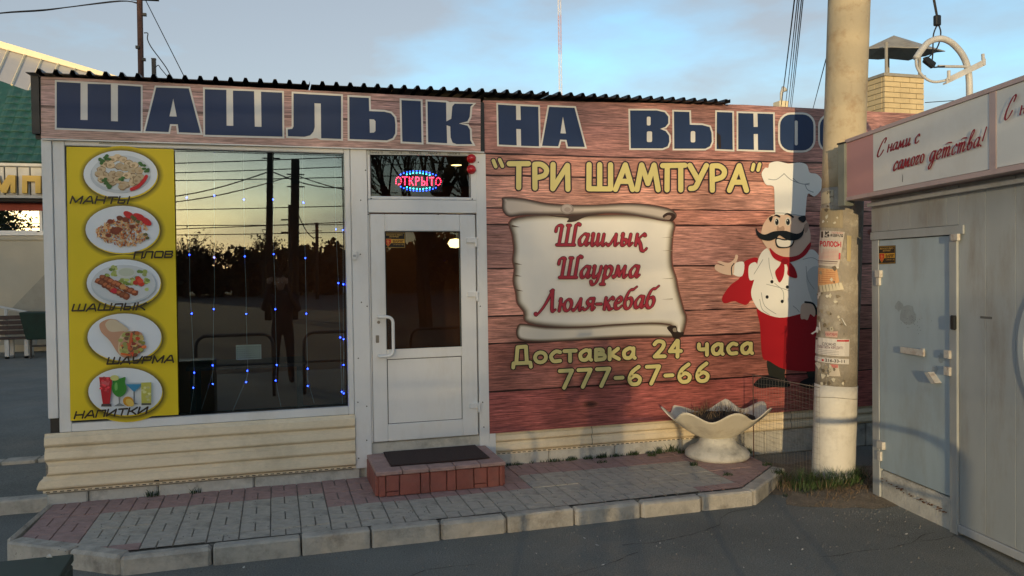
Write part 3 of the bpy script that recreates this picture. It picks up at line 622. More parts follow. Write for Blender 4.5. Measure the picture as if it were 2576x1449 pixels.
# hand-drawn letter shapes -----------------------------------------------------
def C(*p): return cat(p, n=5)
OV = lambda cx, cy, rx, ry: [(cx+rx*math.sin(2*math.pi*i/16), cy+ry*math.cos(2*math.pi*i/16)) for i in range(17)]
COMIC = {
 'Т': (.78, [[(0, .97), (.78, 1)], [(.39, .98), (.38, 0)]]), 'Р': (.55, [[(.06, 0), (.05, .98)], C((.05, .98), (.32, .98), (.52, .8), (.45, .55), (.1, .42))]),
 'И': (.66, [[(.04, 1), (.03, 0), (.62, .98), (.64, 0)]]), 'Ш': (.88, [[(.03, 1), (.02, .02), (.86, .02), (.86, 1)], [(.44, 1), (.44, .05)]]),
 'А': (.66, [[(0, 0), (.38, 1), (.66, 0)], [(.13, .33), (.55, .33)]]), 'М': (.82, [[(0, 0), (.18, 1), (.42, .25), (.66, 1), (.82, 0)]]),
 'П': (.86, [[(0, .98), (.86, 1)], [(.18, .97), (.17, 0)], [(.70, 1), (.70, 0)]]), 'У': (.66, [[(.02, 1), (.32, .45)], C((.66, 1), (.42, .5), (.24, .12), (.05, .06))]),
 'Д': (.80, [[(0, -.22), (.02, .02), (.78, .02), (.8, -.22)], [(.14, .02), (.2, .95), (.58, .97), (.62, .02)]]),
 'о': (.56, [OV(.28, .3, .25, .29)]), 'с': (.48, [C((.45, .55), (.25, .6), (.04, .35), (.15, .05), (.45, .05))]), 'т': (.52, [[(0, .6), (.52, .6)], [(.26, .6), (.26, 0)]]),
 'а': (.56, [C((.48, .5), (.3, .6), (.06, .4), (.1, .08), (.32, .05), (.47, .3)), [(.48, .58), (.47, .1), (.54, .02)]]),
 'в': (.46, [[(.04, 0), (.04, .6)], C((.04, .6), (.3, .58), (.34, .42), (.08, .32)), C((.08, .32), (.4, .28), (.4, .05), (.04, .02))]),
 'к': (.48, [[(.04, .62), (.04, 0)], [(.42, .6), (.08, .28), (.46, 0)]]), 'ч': (.46, [C((.03, .62), (.06, .34), (.42, .34)), [(.42, .62), (.42, 0)]]),
 '2': (.58, [C((.03, .82), (.2, 1), (.48, .92), (.46, .6), (.04, .05))+[(.56, .05)]]), '4': (.62, [[(.4, 1), (.02, .35), (.6, .35)], [(.44, 1), (.42, 0)]]),
 '7': (.58, [[(0, .97), (.56, .97), (.2, 0)]]), '6': (.55, [C((.45, 1), (.15, .7), (.03, .3), (.15, .03), (.42, .05), (.5, .32), (.3, .5), (.06, .35))]), '-': (.34, [[(0, .42), (.32, .42)]]), ' ': (.45, [])}
CALL = {
 'Ш': (.98, [C((-.2, .70), (-.17, .94), (-.02, 1.0), (.08, .95)), [(.08, .97), (.08, .02)], [(.44, 1), (.44, .02)], [(.80, 1), (.80, .02)], [(-.03, .02), (.88, .02)], C((.80, 1), (.86, 1.08), (.98, 1.04)), [(.36, 1), (.5, 1)]]),
 'а': (.54, [C((.42, .5), (.22, .56), (.03, .3), (.1, .03), (.28, .08), (.42, .42)), C((.44, .55), (.40, .1), (.47, .02), (.56, .12))]),
 'ш': (.84, [C((0, .48), (.06, .55), (.06, .1), (.16, .0), (.32, .25)), [(.33, .55), (.33, .1)], C((.33, .1), (.42, 0), (.6, .25)), C((.61, .55), (.6, .1), (.68, .0), (.8, .12))]),
 'л': (.50, [C((-.04, .02), (.05, .02), (.16, .25), (.30, .55)), C((.30, .55), (.32, .1), (.38, 0), (.5, .12))]),
 'ы': (.64, [C((0, .48), (.06, .55), (.06, .12), (.14, .0), (.28, .08), (.28, .25), (.08, .3)), C((.46, .55), (.45, .1), (.52, 0), (.62, .12))]),
 'к': (.5, [[(.06, .55), (.06, 0)], C((.46, .5), (.38, .56), (.2, .36), (.07, .27)), C((.12, .3), (.28, .12), (.36, -.02), (.5, .02))]),
 'К': (.66, [[(.06, .55), (.06, 0)], C((.46, .5), (.38, .56), (.2, .36), (.07, .27)), C((.12, .3), (.30, .05), (.40, -.22), (.55, -.28), (.66, -.15))]),
 'у': (.5, [C((0, .48), (.07, .55), (.07, .12), (.18, .0), (.4, .3)), C((.42, .55), (.38, .1), (.26, -.28), (.08, -.34), (.0, -.2))]),
 'р': (.5, [C((0, .45), (.08, .55), (.08, .3), (.04, -.34)), C((.08, .35), (.24, .56), (.42, .42), (.36, .1), (.2, -.02), (.07, .1)), [(-.06, -.34), (.14, -.34)]]),
 'м': (.72, [C((-.02, .04), (.06, .03), (.14, .55)), [(.14, .55), (.28, .08), (.52, .55)], C((.52, .55), (.52, .1), (.6, 0), (.7, .12))]),
 'Л': (.86, [C((-.28, -.1), (-.2, -.14), (-.02, .05), (.2, .4), (.46, 1.02)), C((.46, 1.02), (.56, .3), (.62, .05), (.7, .0), (.8, .08)), [(.36, .98), (.5, 1.02)]]),
 'ю': (.78, [C((0, .48), (.06, .55), (.06, 0)), [(.06, .3), (.3, .3)], OV(.5, .27, .2, .27)]),
 'я': (.54, [C((.44, .53), (.2, .54), (.1, .4), (.2, .27), (.42, .28)), C((.44, .55), (.42, .1), (.48, .0), (.56, .1)), C((.28, .27), (.12, .05), (-.02, .02))]),
 '-': (.32, [[(0, .26), (.26, .26)]]), 'е': (.44, [C((.06, .26), (.28, .32), (.34, .46), (.2, .56), (.04, .3), (.1, .03), (.28, .02), (.42, .14))]),
 'Е': (.44, [C((.06, .26), (.28, .32), (.34, .46), (.2, .56), (.04, .3), (.1, .03), (.28, .02), (.42, .14))]),
 'б': (.5, [C((.56, 1.04), (.4, .92), (.2, .86), (.06, .55), (.03, .2), (.16, .0), (.34, .04), (.42, .3), (.3, .5), (.08, .4))]),
 'С': (.62, [C((.44, .72), (.5, .9), (.42, 1.0), (.24, .86), (.06, .45), (.04, .12), (.18, .0), (.36, .1), (.5, .32))]),
 'н': (.52, [[(.08, .55), (.06, 0)], C((.07, .25), (.2, .32), (.4, .3)), C((.42, .55), (.40, .1), (.46, .0), (.55, .1))]),
 'и': (.56, [C((0, .46), (.07, .55), (.06, .12), (.16, .0), (.38, .3)), C((.40, .55), (.38, .1), (.46, .0), (.56, .12))]), 'с': (.42, [C((.36, .45), (.28, .56), (.05, .35), (.08, .04), (.24, .0), (.38, .12))]),
 'о': (.48, [OV(.23, .27, .19, .28)]), 'г': (.4, [C((.02, .42), (.1, .55), (.22, .48), (.34, .52), (.12, .2), (.08, .05), (.2, -.01), (.34, .12))]),
 'д': (.52, [C((.4, .5), (.2, .56), (.03, .3), (.12, .03), (.28, .08), (.42, .5)), C((.44, .55), (.4, 0), (.28, -.4), (.14, -.42), (.14, -.2), (.5, .12))]),
 'т': (.74, [C((0, .46), (.07, .55), (.05, 0)), C((.06, .3), (.2, .56), (.3, .48), (.27, 0)), C((.28, .3), (.44, .56), (.54, .48), (.5, .08), (.58, .0), (.7, .12)), C((.12, .74), (.3, .8), (.62, .76))]),
 'в': (.5, [C((.0, .2), (.2, .6), (.36, 1.0), (.28, 1.12), (.14, .85), (.06, .2), (.16, .0), (.34, .05), (.4, .3), (.26, .42), (.14, .3))]),
 '!': (.3, [[(.22, 1.05), (.12, .28)], [(.06, .0), (.05, .03)]]), ' ': (.34, [])}
SQ = {'М': (1.1, [[(0, 0), (0, 1), (.5, .15), (1.05, 1), (1.05, 0)]]), 'А': (1., [[(0, 0), (.45, 1), (.6, 1), (1., 0)], [(.18, .3), (.85, .3)]]), 'Н': (.95, [[(0, 0), (0, 1)], [(.9, 0), (.9, 1)], [(0, .5), (.9, .5)]]),
 'Т': (.95, [[(0, .93), (.95, .93)], [(.47, .93), (.47, 0)]]), 'Ы': (1.1, [[(0, 1), (0, .07), (.6, .07), (.66, .3), (.6, .52), (0, .52)], [(1.0, 0), (1.0, 1)]]), 'П': (.95, [[(0, 0), (0, .93), (.9, .93), (.9, 0)]]),
 'Л': (1., [[(-.08, .05), (.05, .08), (.16, .93), (.92, .93), (.92, 0)]]), 'О': (.98, [[(.06, .07), (0, .2), (0, .8), (.06, .93), (.88, .93), (.94, .8), (.94, .2), (.88, .07), (.06, .07)]]),
 'В': (.95, [[(0, .07), (0, .93), (.78, .93), (.82, .7), (.76, .52), (0, .52)], [(.76, .52), (.88, .3), (.8, .07), (0, .07)]]), 'Ш': (1.3, [[(0, 1), (0, .07), (1.25, .07), (1.25, 1)], [(.62, 1), (.62, .07)]]),
 'К': (.92, [[(0, 0), (0, 1)], [(.85, 1), (.3, .5), (0, .5)], [(.3, .5), (.9, 0)]]), 'У': (.95, [[(0, 1), (.08, .45), (.75, .45)], [(.95, 1), (.6, .07), (.2, .07)]]), 'Р': (.92, [[(0, 0), (0, .93), (.8, .93), (.86, .7), (.8, .42), (0, .42)]]),
 'И': (.98, [[(0, 1), (0, .05), (.9, .95), (.9, 0)]])}
def stroketext(s, table, txt, a, b, cap, w, col, shear=0, wmin=None, outline=None, ow=0, sp=.14, upv=(0, -1)):
    adv = []; x = 0
    for ch in txt: adv.append(x); x += table[ch][0]+sp
    tot = x-sp; dx, dy = (b[0]-a[0])/tot, (b[1]-a[1])/tot
    def mp_(p, x0): X = x0+p[0]; h = p[1]*cap; return (a[0]+dx*X+upv[0]*h+shear*h, a[1]+dy*X+upv[1]*h)
    allst = [[mp_(p, adv[i]) for p in st] for i, ch in enumerate(txt) for st in table[ch][1]]
    if outline:
        for st in allst: s.stroke(st, w+2*ow, outline, None if wmin is None else wmin+2*ow)
        s.k += .0003
    for st in allst: s.stroke(st, w, col, wmin)
YEL = (208, 198, 132); OUT = (50, 36, 52)
s = Sheet(facade_map(YM-.004))
for q in ((1241, 404, 1247, 419), (1257, 402, 1264, 418), (1896, 414, 1893, 427), (1911, 413, 1907, 428)):
    s.stroke([q[:2], q[2:]], 15, OUT); s.stroke([q[:2], q[2:]], 9, YEL)
stroketext(s, COMIC, 'ТРИ', (1281, 471), (1430, 476), 61, 13, YEL, outline=OUT, ow=3.5, sp=.2)
stroketext(s, COMIC, 'ШАМПУРА', (1480, 476), (1878, 479), 62, 13, YEL, outline=OUT, ow=3.5, sp=.17)
stroketext(s, COMIC, 'Доставка', (1291, 915), (1598, 901), 43, 9.5, YEL, outline=(52, 44, 40), ow=2.6, sp=.16)
stroketext(s, COMIC, '24', (1645, 899), (1714, 897), 40, 9.5, YEL, outline=(52, 44, 40), ow=2.6, sp=.22)
stroketext(s, COMIC, 'часа', (1757, 893), (1893, 889), 43, 9.5, YEL, outline=(52, 44, 40), ow=2.6, sp=.2)
stroketext(s, COMIC, '777-67-66', (1408, 976), (1783, 958), 44, 9.5, YEL, outline=(52, 44, 40), ow=2.6, sp=.26)
s.build('yellow_lettering', PRINT, mur)
# parchment
s = Sheet(facade_map(YM-.003))
body = cat(c5([(215, 225), (222, 330), (232, 420), (225, 500), (236, 560), (228, 640), (246, 720), (256, 790), (300, 850), (330, 925), (600, 960), (1000, 950), (1290, 945), (1320, 1025), (1370, 1010), (1400, 900), (1380, 830), (1345, 700), (1330, 620), (1305, 540), (1300, 440), (1308, 330), (1318, 250), (1240, 215), (1000, 190), (700, 195), (450, 190)]), True, 4)
s.poly(offs(body, 3), (110, 66, 56))
ramp = [(96, 84, 74), (134, 124, 110), (170, 162, 146), (200, 194, 180), (218, 214, 202), (228, 225, 214), (233, 230, 221)]
for i, c_ in enumerate(ramp): s.poly(offs(body, -i*2.6), c_)
def roll(pts, tones):
    P = cat(c5(pts), True, 4); cy = sum(p[1] for p in P)/len(P); s.poly(offs(P, 2), (86, 56, 50)); s.poly(P, tones[0])
    for i, c_ in enumerate(tones[1:]): s.poly(offs(P, -(i+1)*2.3), c_)
roll([(165, 75), (300, 85), (450, 115), (600, 125), (800, 125), (1000, 115), (1150, 125), (1280, 150), (1328, 185), (1320, 215), (1260, 230), (1150, 210), (1000, 185), (850, 178), (650, 190), (450, 190), (300, 190), (200, 200), (158, 160), (156, 100)], [(84, 74, 70), (118, 108, 100), (154, 144, 134), (178, 168, 158), (196, 186, 176)])
roll([(262, 945), (300, 935), (450, 955), (700, 955), (900, 940), (1150, 928), (1290, 940), (1330, 985), (1320, 1020), (1200, 1020), (1000, 1022), (800, 1032), (600, 1045), (400, 1052), (280, 1040), (250, 1000)], [(92, 78, 66), (146, 136, 120), (190, 182, 166), (214, 208, 195)])
s.poly(cat(c5([(1240, 205), (1275, 175), (1320, 185), (1325, 215), (1300, 235)]), True, 4), (52, 34, 30)); s.poly(cat(c5([(1250, 215), (1275, 195), (1300, 200), (1285, 225)]), True, 4), (150, 130, 118))
s.poly(cat(c5([(1270, 955), (1330, 945), (1345, 985), (1385, 990), (1370, 1020), (1320, 1030), (1300, 1000)]), True, 4), (44, 32, 26)); s.poly(cat(c5([(1310, 965), (1330, 960), (1335, 985), (1315, 985)]), True, 4), (150, 140, 124))
s.poly(cat(c5([(440, 192), (560, 200), (700, 190), (850, 180), (720, 205), (650, 235), (590, 240), (600, 215), (520, 205)]), True, 4), (66, 52, 46))
s.ell(*c5([(592, 152)])[0], 17, 13, (150, 140, 134)); s.ell(*c5([(590, 150)])[0], 13, 10, (178, 168, 162)); s.ell(*c5([(594, 156)])[0], 8, 6, (160, 148, 142))
for y, x in ((265, 215), (520, 232), (600, 230), (700, 240)): s.poly(c5([(x, y-6), (x+55, y+10), (x, y+8)]), (100, 84, 70))
for y in (340, 430, 620, 760): s.poly(c5([(1310, y), (1230, y+6), (1310, y+5)]), (140, 128, 110))
s.build('parchment', PRINT, mur)
s = Sheet(facade_map(YM-.011)); RD = (168, 50, 66); PU = (84, 32, 44)
stroketext(s, CALL, 'ШашлыК', (1402, 617), (1628, 617), 50, 8.5, RD, shear=.17, wmin=2.6, outline=PU, ow=1.6, sp=.10)
stroketext(s, CALL, 'Шаурма', (1409, 699), (1607, 697), 50, 8.5, RD, shear=.17, wmin=2.6, outline=PU, ow=1.6, sp=.10)
stroketext(s, CALL, 'Люля-кебаб', (1361, 784), (1646, 773), 52, 8.5, RD, shear=.17, wmin=2.6, outline=PU, ow=1.6, sp=.10)
s.build('red_lettering', PRINT, mur)
# painted cook --------------------------------------------------------------
s = Sheet(facade_map(YM-.003)); k6 = lambda pts, n=4: cat(c6(pts), True, n)
SK = (216, 190, 170); SKD = (176, 148, 130); WC = (228, 230, 227); WS = (196, 202, 203); LN = (140, 148, 152); RDC = (168, 26, 38); RDD = (136, 18, 30); BKC = (20, 26, 32); TRO = (40, 42, 38)
s.poly(k6([(370, 1200), (480, 1200), (470, 1300), (495, 1340), (480, 1372), (400, 1365), (375, 1300)]), TRO); s.poly(k6([(600, 1250), (690, 1250), (700, 1350), (640, 1360)]), TRO)
s.poly(k6([(285, 1360), (310, 1325), (370, 1300), (430, 1320), (495, 1345), (495, 1368), (400, 1372), (330, 1378)]), BKC); s.poly(k6([(560, 1345), (640, 1310), (740, 1340), (745, 1375), (600, 1375)]), BKC)
s.poly(k6([(305, 890), (400, 930), (560, 925), (700, 900), (745, 1000), (740, 1230), (640, 1275), (470, 1262), (380, 1215), (336, 1185), (322, 1000)]), RDC)
s.poly(c6([(470, 1000), (485, 1000), (478, 1260), (462, 1258)]), RDD)
s.poly(k6([(95, 640), (90, 700), (130, 720), (110, 790), (95, 850), (120, 866), (170, 855), (200, 870), (240, 872), (300, 850), (320, 760), (330, 640), (310, 590), (250, 600), (220, 640), (180, 700)][0:0] or [(215, 640), (240, 605), (305, 590), (325, 650), (320, 760), (300, 850), (270, 845), (240, 875), (200, 865), (165, 852), (110, 866), (92, 840), (110, 800), (150, 750), (200, 710)]), RDC)
s.poly(k6([(150, 640), (170, 622), (225, 618), (215, 700), (160, 690)]), WC); s.poly(k6([(255, 640), (300, 620), (310, 700), (260, 725)]), WC)
s.poly(k6([(48, 652), (60, 630), (110, 640), (65, 618), (80, 610), (130, 622), (165, 600), (175, 572), (190, 580), (180, 615), (168, 635), (160, 690), (110, 690), (65, 672)]), SK)
s.stroke(cat(c6([(165, 625), (150, 650), (152, 695)]), n=4), 2.6, BKC)
s.poly(k6([(350, 540), (420, 520), (560, 560), (640, 540), (690, 600), (735, 700), (745, 820), (700, 870), (640, 900), (560, 930), (440, 952), (330, 915), (285, 860), (268, 800), (285, 730), (300, 660), (315, 590)]), WC)
s.poly(k6([(600, 700), (660, 640), (735, 700), (745, 820), (700, 870), (640, 860)]), WS)
s.poly(k6([(570, 880), (600, 862), (640, 868), (660, 900), (650, 945), (625, 930), (610, 965), (590, 960), (568, 955)]), SK); s.stroke(cat(c6([(595, 858), (640, 866), (660, 900), (662, 930)]), n=4), 5, BKC)
for pts in ([(285, 690), (310, 650), (340, 600)], [(375, 590), (380, 650), (400, 720)], [(330, 800), (350, 880), (420, 930)], [(360, 750), (440, 770), (500, 790)], [(600, 640), (610, 720), (650, 780)], [(320, 840), (335, 900), (380, 935)], [(520, 880), (545, 900), (560, 920)], [(580, 600), (640, 590), (690, 620)], [(410, 745), (460, 790), (465, 850)]): s.stroke(cat(c6(pts), n=4), 1.3, LN, caps=False)
for x, y in ((394, 735), (487, 767), (365, 827), (456, 854)): s.ell(*c6([(x, y)])[0], 3.9, 4.4, BKC, 14)
s.poly(k6([(375, 345), (420, 325), (520, 325), (590, 350), (618, 410), (628, 480), (600, 540), (540, 580), (460, 590), (400, 565), (360, 525), (330, 470), (338, 400)]), SK)
s.poly(k6([(590, 390), (612, 380), (616, 410), (600, 440), (588, 425)]), SKD)
s.poly(k6([(380, 530), (420, 565), (480, 585), (560, 570), (622, 500), (628, 520), (600, 570), (545, 605), (470, 620), (415, 600), (390, 570)]), RDC)
s.poly(k6([(455, 610), (440, 640), (415, 670), (418, 700), (440, 740), (465, 700), (470, 640)]), RDC); s.poly(k6([(475, 612), (490, 650), (490, 695), (545, 712), (535, 660), (505, 620)]), RDC); s.ell(*c6([(472, 612)])[0], 9, 8, RDD)
s.poly(k6([(340, 115), (332, 80), (352, 48), (372, 46), (380, 20), (425, 8), (475, 18), (500, 22), (560, 15), (605, 30), (622, 75), (665, 85), (695, 120), (690, 180), (650, 220), (610, 205), (598, 300), (588, 340), (510, 332), (430, 330), (412, 320), (408, 180), (395, 155), (360, 150)]), WC)
for pts in ([(372, 115), (420, 118), (465, 85)], [(465, 80), (510, 120), (580, 145), (622, 140)], [(595, 150), (610, 180), (645, 195)], [(412, 320), (480, 322), (590, 340)], [(520, 110), (560, 140), (620, 150)]): s.stroke(cat(c6(pts), n=4), 1.8, LN, caps=False)
for x, rx in ((424, 16), (491, 18)):
    s.ell(*c6([(x, 372)])[0], rx*.42, 11, (214, 210, 200), 18); s.ell(*c6([(x, 374)])[0], rx*.27, 8, BKC, 14); s.ell(*c6([(x-4, 366)])[0], 1.4, 1.7, (230, 230, 225), 8)
s.poly(k6([(400, 345), (420, 328), (445, 340), (440, 348), (418, 338)]), BKC); s.poly(k6([(468, 332), (490, 320), (525, 340), (520, 350), (490, 330)]), BKC)
s.poly(k6([(376, 350), (400, 338), (388, 375)]), BKC); s.poly(k6([(552, 350), (590, 335), (600, 360), (580, 378)]), BKC)
s.poly(k6([(428, 395), (440, 408), (462, 398), (470, 420), (448, 436), (425, 425)]), SKD)
s.poly(k6([(418, 470), (470, 478), (528, 470), (520, 515), (480, 532), (425, 525)]), BKC); s.poly(k6([(424, 478), (470, 486), (520, 480), (512, 510), (480, 525), (432, 518)]), (226, 224, 216))
s.poly(k6([(298, 408), (312, 432), (350, 450), (400, 432), (440, 428), (480, 428), (540, 445), (575, 432), (588, 405), (582, 450), (550, 480), (500, 486), (465, 470), (440, 455), (420, 472), (380, 488), (330, 478), (302, 448)]), BKC)
s.build('painted_cook', PRINT, mur)

# ------------------------------------------------------------------ menu poster in the window
YP = 6.793
pos = thing('menu_poster', (-1.1, YP, .74), 'tall yellow menu poster with five food ovals in the left part of the window', 'poster')
s = Sheet(facade_map(YP)); YW = (226, 200, 26)
s.poly([(167, 369), (437, 375), (449, 1043), (177, 1059)], YW)
EL = [(303, 438), (308, 577), (311, 712), (313, 848), (315, 985)]
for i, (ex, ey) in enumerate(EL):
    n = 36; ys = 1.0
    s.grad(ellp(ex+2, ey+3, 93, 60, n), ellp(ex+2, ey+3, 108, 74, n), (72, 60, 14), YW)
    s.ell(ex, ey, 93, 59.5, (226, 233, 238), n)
MO = random.Random(5)
c7 = crop(200, 520, 2.898); c8 = crop(200, 960, 2.264)
def jit(c, a=.12): f_ = 1+MO.uniform(-a, a); return tuple(min(255, v*f_) for v in c)
def blob(x, y, r, col, sq=.75): s.lay(.00006); P = [(x+r*math.cos(t)*MO.uniform(.75, 1.15), y+r*sq*math.sin(t)*MO.uniform(.75, 1.15)) for t in [2*math.pi*i/9 for i in range(9)]]; s.poly(P, col, up=False)
# dumplings
s.ell(303, 440, 76, 46, (186, 196, 204)); s.ell(305, 434, 74, 44, (206, 214, 218))
for x, y in [(700, 210), (760, 230), (640, 230), (820, 270), (880, 290), (560, 280), (620, 290), (720, 300), (780, 320), (520, 340), (860, 350), (930, 350), (650, 390), (560, 400), (500, 380), (720, 390), (800, 400), (880, 420), (940, 420), (530, 440), (640, 470), (700, 450), (780, 500), (750, 520), (860, 480), (600, 450), (910, 460)]:
    q = c7([(x, y)])[0]; blob(q[0], q[1], 13, jit((150, 124, 92))); blob(q[0], q[1]-1, 11.5, jit((208, 186, 150))); blob(q[0]+MO.uniform(-3, 3), q[1], 5, jit((176, 150, 112)))
for x, y in [(510, 230), (560, 200), (590, 210), (540, 250), (960, 280), (1000, 310), (1020, 340), (570, 470), (600, 500), (620, 530), (560, 450), (740, 430)]:
    for _ in range(3): q = c7([(x+MO.uniform(-25, 25), y+MO.uniform(-18, 18))])[0]; blob(*q, 5, jit((58, 104, 48)))
s.stroke(cat(c7([(850, 550), (920, 520), (980, 460), (1010, 410)]), n=5), 9, (198, 28, 36), caps=True)
# pilaf
for _ in range(420):
    a = MO.uniform(0, 2*math.pi); r = math.sqrt(MO.random()); x, y = 745+280*r*math.cos(a), 1020+175*r*math.sin(a)*(.85+.15*math.cos(a))
    q = c7([(x, y)])[0]; t = MO.random(); col = (216, 178, 128) if t < .5 else (196, 120, 66) if t < .8 else (150, 70, 34)
    an = MO.uniform(0, 3.14); s.lay(.000008); s.ell(q[0], q[1], 4.2, 1.9, jit(col), 6, an, up=False)
for x, y, r in [(620, 900, 9), (670, 1000, 14), (700, 990, 10), (720, 860, 9), (780, 880, 9), (860, 960, 8), (600, 1050, 7)]: q = c7([(x, y)])[0]; blob(*q, r, jit((120, 52, 30)))
for x, y, rx, an in [(820, 830, 15, .5), (930, 850, 16, .4), (1010, 900, 15, .6)]: q = c7([(x, y)])[0]; s.ell(q[0], q[1], rx, 8, (196, 26, 32), 18, an)
for x, y in [(880, 870), (920, 900), (860, 850), (1000, 1040), (1020, 1080)]: q = c7([(x, y)])[0]; blob(*q, 6, (96, 92, 44))
# skewers
s.ell(311, 716, 82, 48, (188, 198, 202)); s.ell(311, 712, 80, 46, (204, 210, 212))
for _ in range(50): q = c8([MO.choice([(MO.uniform(450, 540), MO.uniform(90, 170)), (MO.uniform(700, 820), MO.uniform(110, 300)), (MO.uniform(560, 700), MO.uniform(190, 240))])])[0]; blob(*q, 6, jit(MO.choice([(150, 164, 80), (112, 138, 58), (178, 188, 110)])))
q = c8([(620, 145)])[0]; s.ell(q[0], q[1], 25, 14, (206, 210, 200)); s.ell(q[0], q[1]-2, 20, 10, (190, 198, 178))
for k_ in range(9):
    for (x0, y0, x1, y1) in ((420, 180, 690, 310), (385, 215, 620, 345)):
        t = k_/8; q = c8([(x0+(x1-x0)*t, y0+(y1-y0)*t+MO.uniform(-6, 6))])[0]; blob(*q, 11, jit((120, 60, 34), .2)); blob(q[0]-1, q[1]-2, 6, jit((168, 98, 60), .2))
for x, y, cc in [(515, 298, (196, 36, 52)), (590, 262, (206, 150, 90)), (720, 195, (204, 54, 34)), (745, 235, (204, 54, 34)), (705, 225, (190, 44, 30)), (735, 210, (220, 80, 50))]: q = c8([(x, y)])[0]; blob(*q, 9, cc)
# wrap
s.poly(cat(c8([(390, 590), (410, 560), (470, 535), (540, 545), (600, 600), (640, 625), (600, 640), (720, 640), (760, 680), (740, 780), (680, 860), (600, 862), (545, 820), (480, 720), (410, 650)]), True, 4), (196, 150, 120))
s.poly(cat(c8([(440, 580), (480, 542), (540, 550), (640, 625), (560, 640), (480, 640)]), True, 4), (206, 190, 160))
s.poly(cat(c8([(560, 700), (590, 660), (610, 670), (560, 760), (580, 840), (550, 810)]), True, 4), (214, 190, 152))
for _ in range(90):
    x, y = MO.uniform(570, 790), MO.uniform(640, 850)
    if (x-670)**2/110**2+(y-750)**2/105**2 > 1: continue
    q = c8([(x, y)])[0]; cc = MO.choice([(150, 150, 70), (120, 66, 44), (196, 70, 40), (206, 110, 60), (132, 50, 38), (200, 180, 110), (110, 84, 60)])
    if x < 640 and MO.random() < .6: cc = (160, 164, 90)
    blob(*q, 6.5, jit(cc))
s.stroke(cat(c8([(665, 660), (655, 720), (640, 780)]), n=3), 6, (206, 96, 60)); s.stroke(cat(c8([(580, 830), (650, 842)]), n=3), 5, (210, 100, 40))
# drinks
s.poly(c8([(388, 1028), (500, 1028), (488, 1180), (480, 1255), (420, 1255), (408, 1180)]), (180, 22, 36)); s.poly(c8([(405, 1060), (480, 1060), (470, 1100), (412, 1100)]), (206, 90, 96))
for _ in range(14): q = c8([(MO.uniform(395, 480), MO.uniform(1030, 1150))])[0]; blob(*q, 4, jit((206, 60, 70), .25))
s.poly(c8([(410, 1255), (490, 1255), (495, 1278), (405, 1278)]), (70, 60, 62))
s.poly(cat(c8([(500, 1028), (505, 1075), (495, 1120), (510, 1165), (545, 1195), (575, 1195), (610, 1165), (622, 1120), (608, 1075), (612, 1028), (560, 1040)]), True, 4), (46, 132, 40)); s.poly(cat(c8([(520, 1090), (540, 1075), (545, 1130), (525, 1140)]), True, 4), (110, 176, 90))
s.poly(c8([(552, 1195), (570, 1195), (566, 1250), (610, 1274), (512, 1276), (556, 1250)]), (128, 134, 134)); q = c8([(520, 1035)])[0]; s.ell(q[0], q[1], 11, 7, (204, 204, 120))
s.poly(c8([(615, 1088), (755, 1088), (692, 1150), (680, 1150)]), (50, 136, 178)); s.poly(c8([(610, 1075), (760, 1075), (755, 1088), (615, 1088)]), (170, 186, 194)); s.poly(c8([(680, 1150), (692, 1150), (690, 1245), (725, 1258), (650, 1258), (682, 1245)]), (86, 96, 104))
q = c8([(640, 1235)])[0]; s.ell(q[0]-1, q[1], 14, 12, (206, 146, 30), 20, .5); s.ell(q[0]+3, q[1]+3, 12, 8, (222, 190, 90), 18, .7)
s.poly(c8([(745, 1075), (832, 1072), (830, 1262), (748, 1266)]), (188, 186, 84)); s.poly(c8([(748, 1250), (830, 1248), (829, 1264), (749, 1267)]), (90, 92, 80))
for _ in range(9): q = c8([(MO.uniform(760, 820), MO.uniform(1090, 1230))])[0]; blob(*q, 4.5, jit((206, 206, 140)))
TXT = (44, 34, 20)
s.k = max(s.k, .012)
for t_, p0, p1, sh in (('МАНТЫ', (177, 511), (323, 512), .32), ('ПЛОВ', (337, 650), (434, 648), .2), ('ШАШЛЫК', (181, 783), (364, 779), .32), ('ШАУРМА', (269, 917), (436, 911), .3), ('НАПИТКИ', (187, 1053), (369, 1040), .3)):
    stroketext(s, SQ, t_, p0, p1, 17, 4.3, TXT, shear=sh, sp=.22)
s.build('print', PRINT, pos)

# security stickers
def sticker(name_fn, cx, cy, w, h, label, skew=0.):
    s = Sheet(name_fn); K = lambda u, v: (cx+u*w, cy+v*h+u*skew)
    R_ = lambda a, b, c, d, col: s.poly([K(a, b), K(c, b), K(c, d), K(a, d)], col)
    R_(0, 0, 1, 1, (26, 22, 18)); R_(.03, .03, .97, .05, (190, 150, 60)); R_(.03, .95, .97, .97, (190, 150, 60)); R_(.03, .05, .045, .95, (190, 150, 60)); R_(.955, .05, .97, .95, (190, 150, 60)); R_(.38, .42, .95, .68, (206, 156, 58))
    s.poly([K(.08, .4), K(.38, .4), K(.38, .66), K(.23, .92), K(.08, .66)], (206, 150, 60)); s.poly([K(.10, .43), K(.36, .43), K(.36, .65), K(.23, .88), K(.10, .65)], (188, 44, 28))
    s.poly([K(.19, .5), K(.24, .46), K(.27, .54), K(.31, .58), K(.26, .66), K(.28, .76), K(.2, .78), K(.21, .66), K(.16, .6)], (206, 120, 60))
    s.text('ВАРЯГ', K(.45, .65), K(.92, .65), h*.17, (40, 24, 14), bold=.02)
    s.text('БЕЗОПАСНОСТЬ ОБЪЕКТА', K(.12, .19), K(.88, .19), h*.085, (196, 160, 80), bold=.02); s.text('ОБЕСПЕЧИВАЕТ', K(.28, .31), K(.72, .31), h*.085, (196, 160, 80), bold=.02)
    s.text('т. 8 909 006 7 025', K(.45, .81), K(.92, .81), h*.07, (190, 150, 80), bold=.01)
    return tag(s.build('security_sticker'), label, 'sticker')
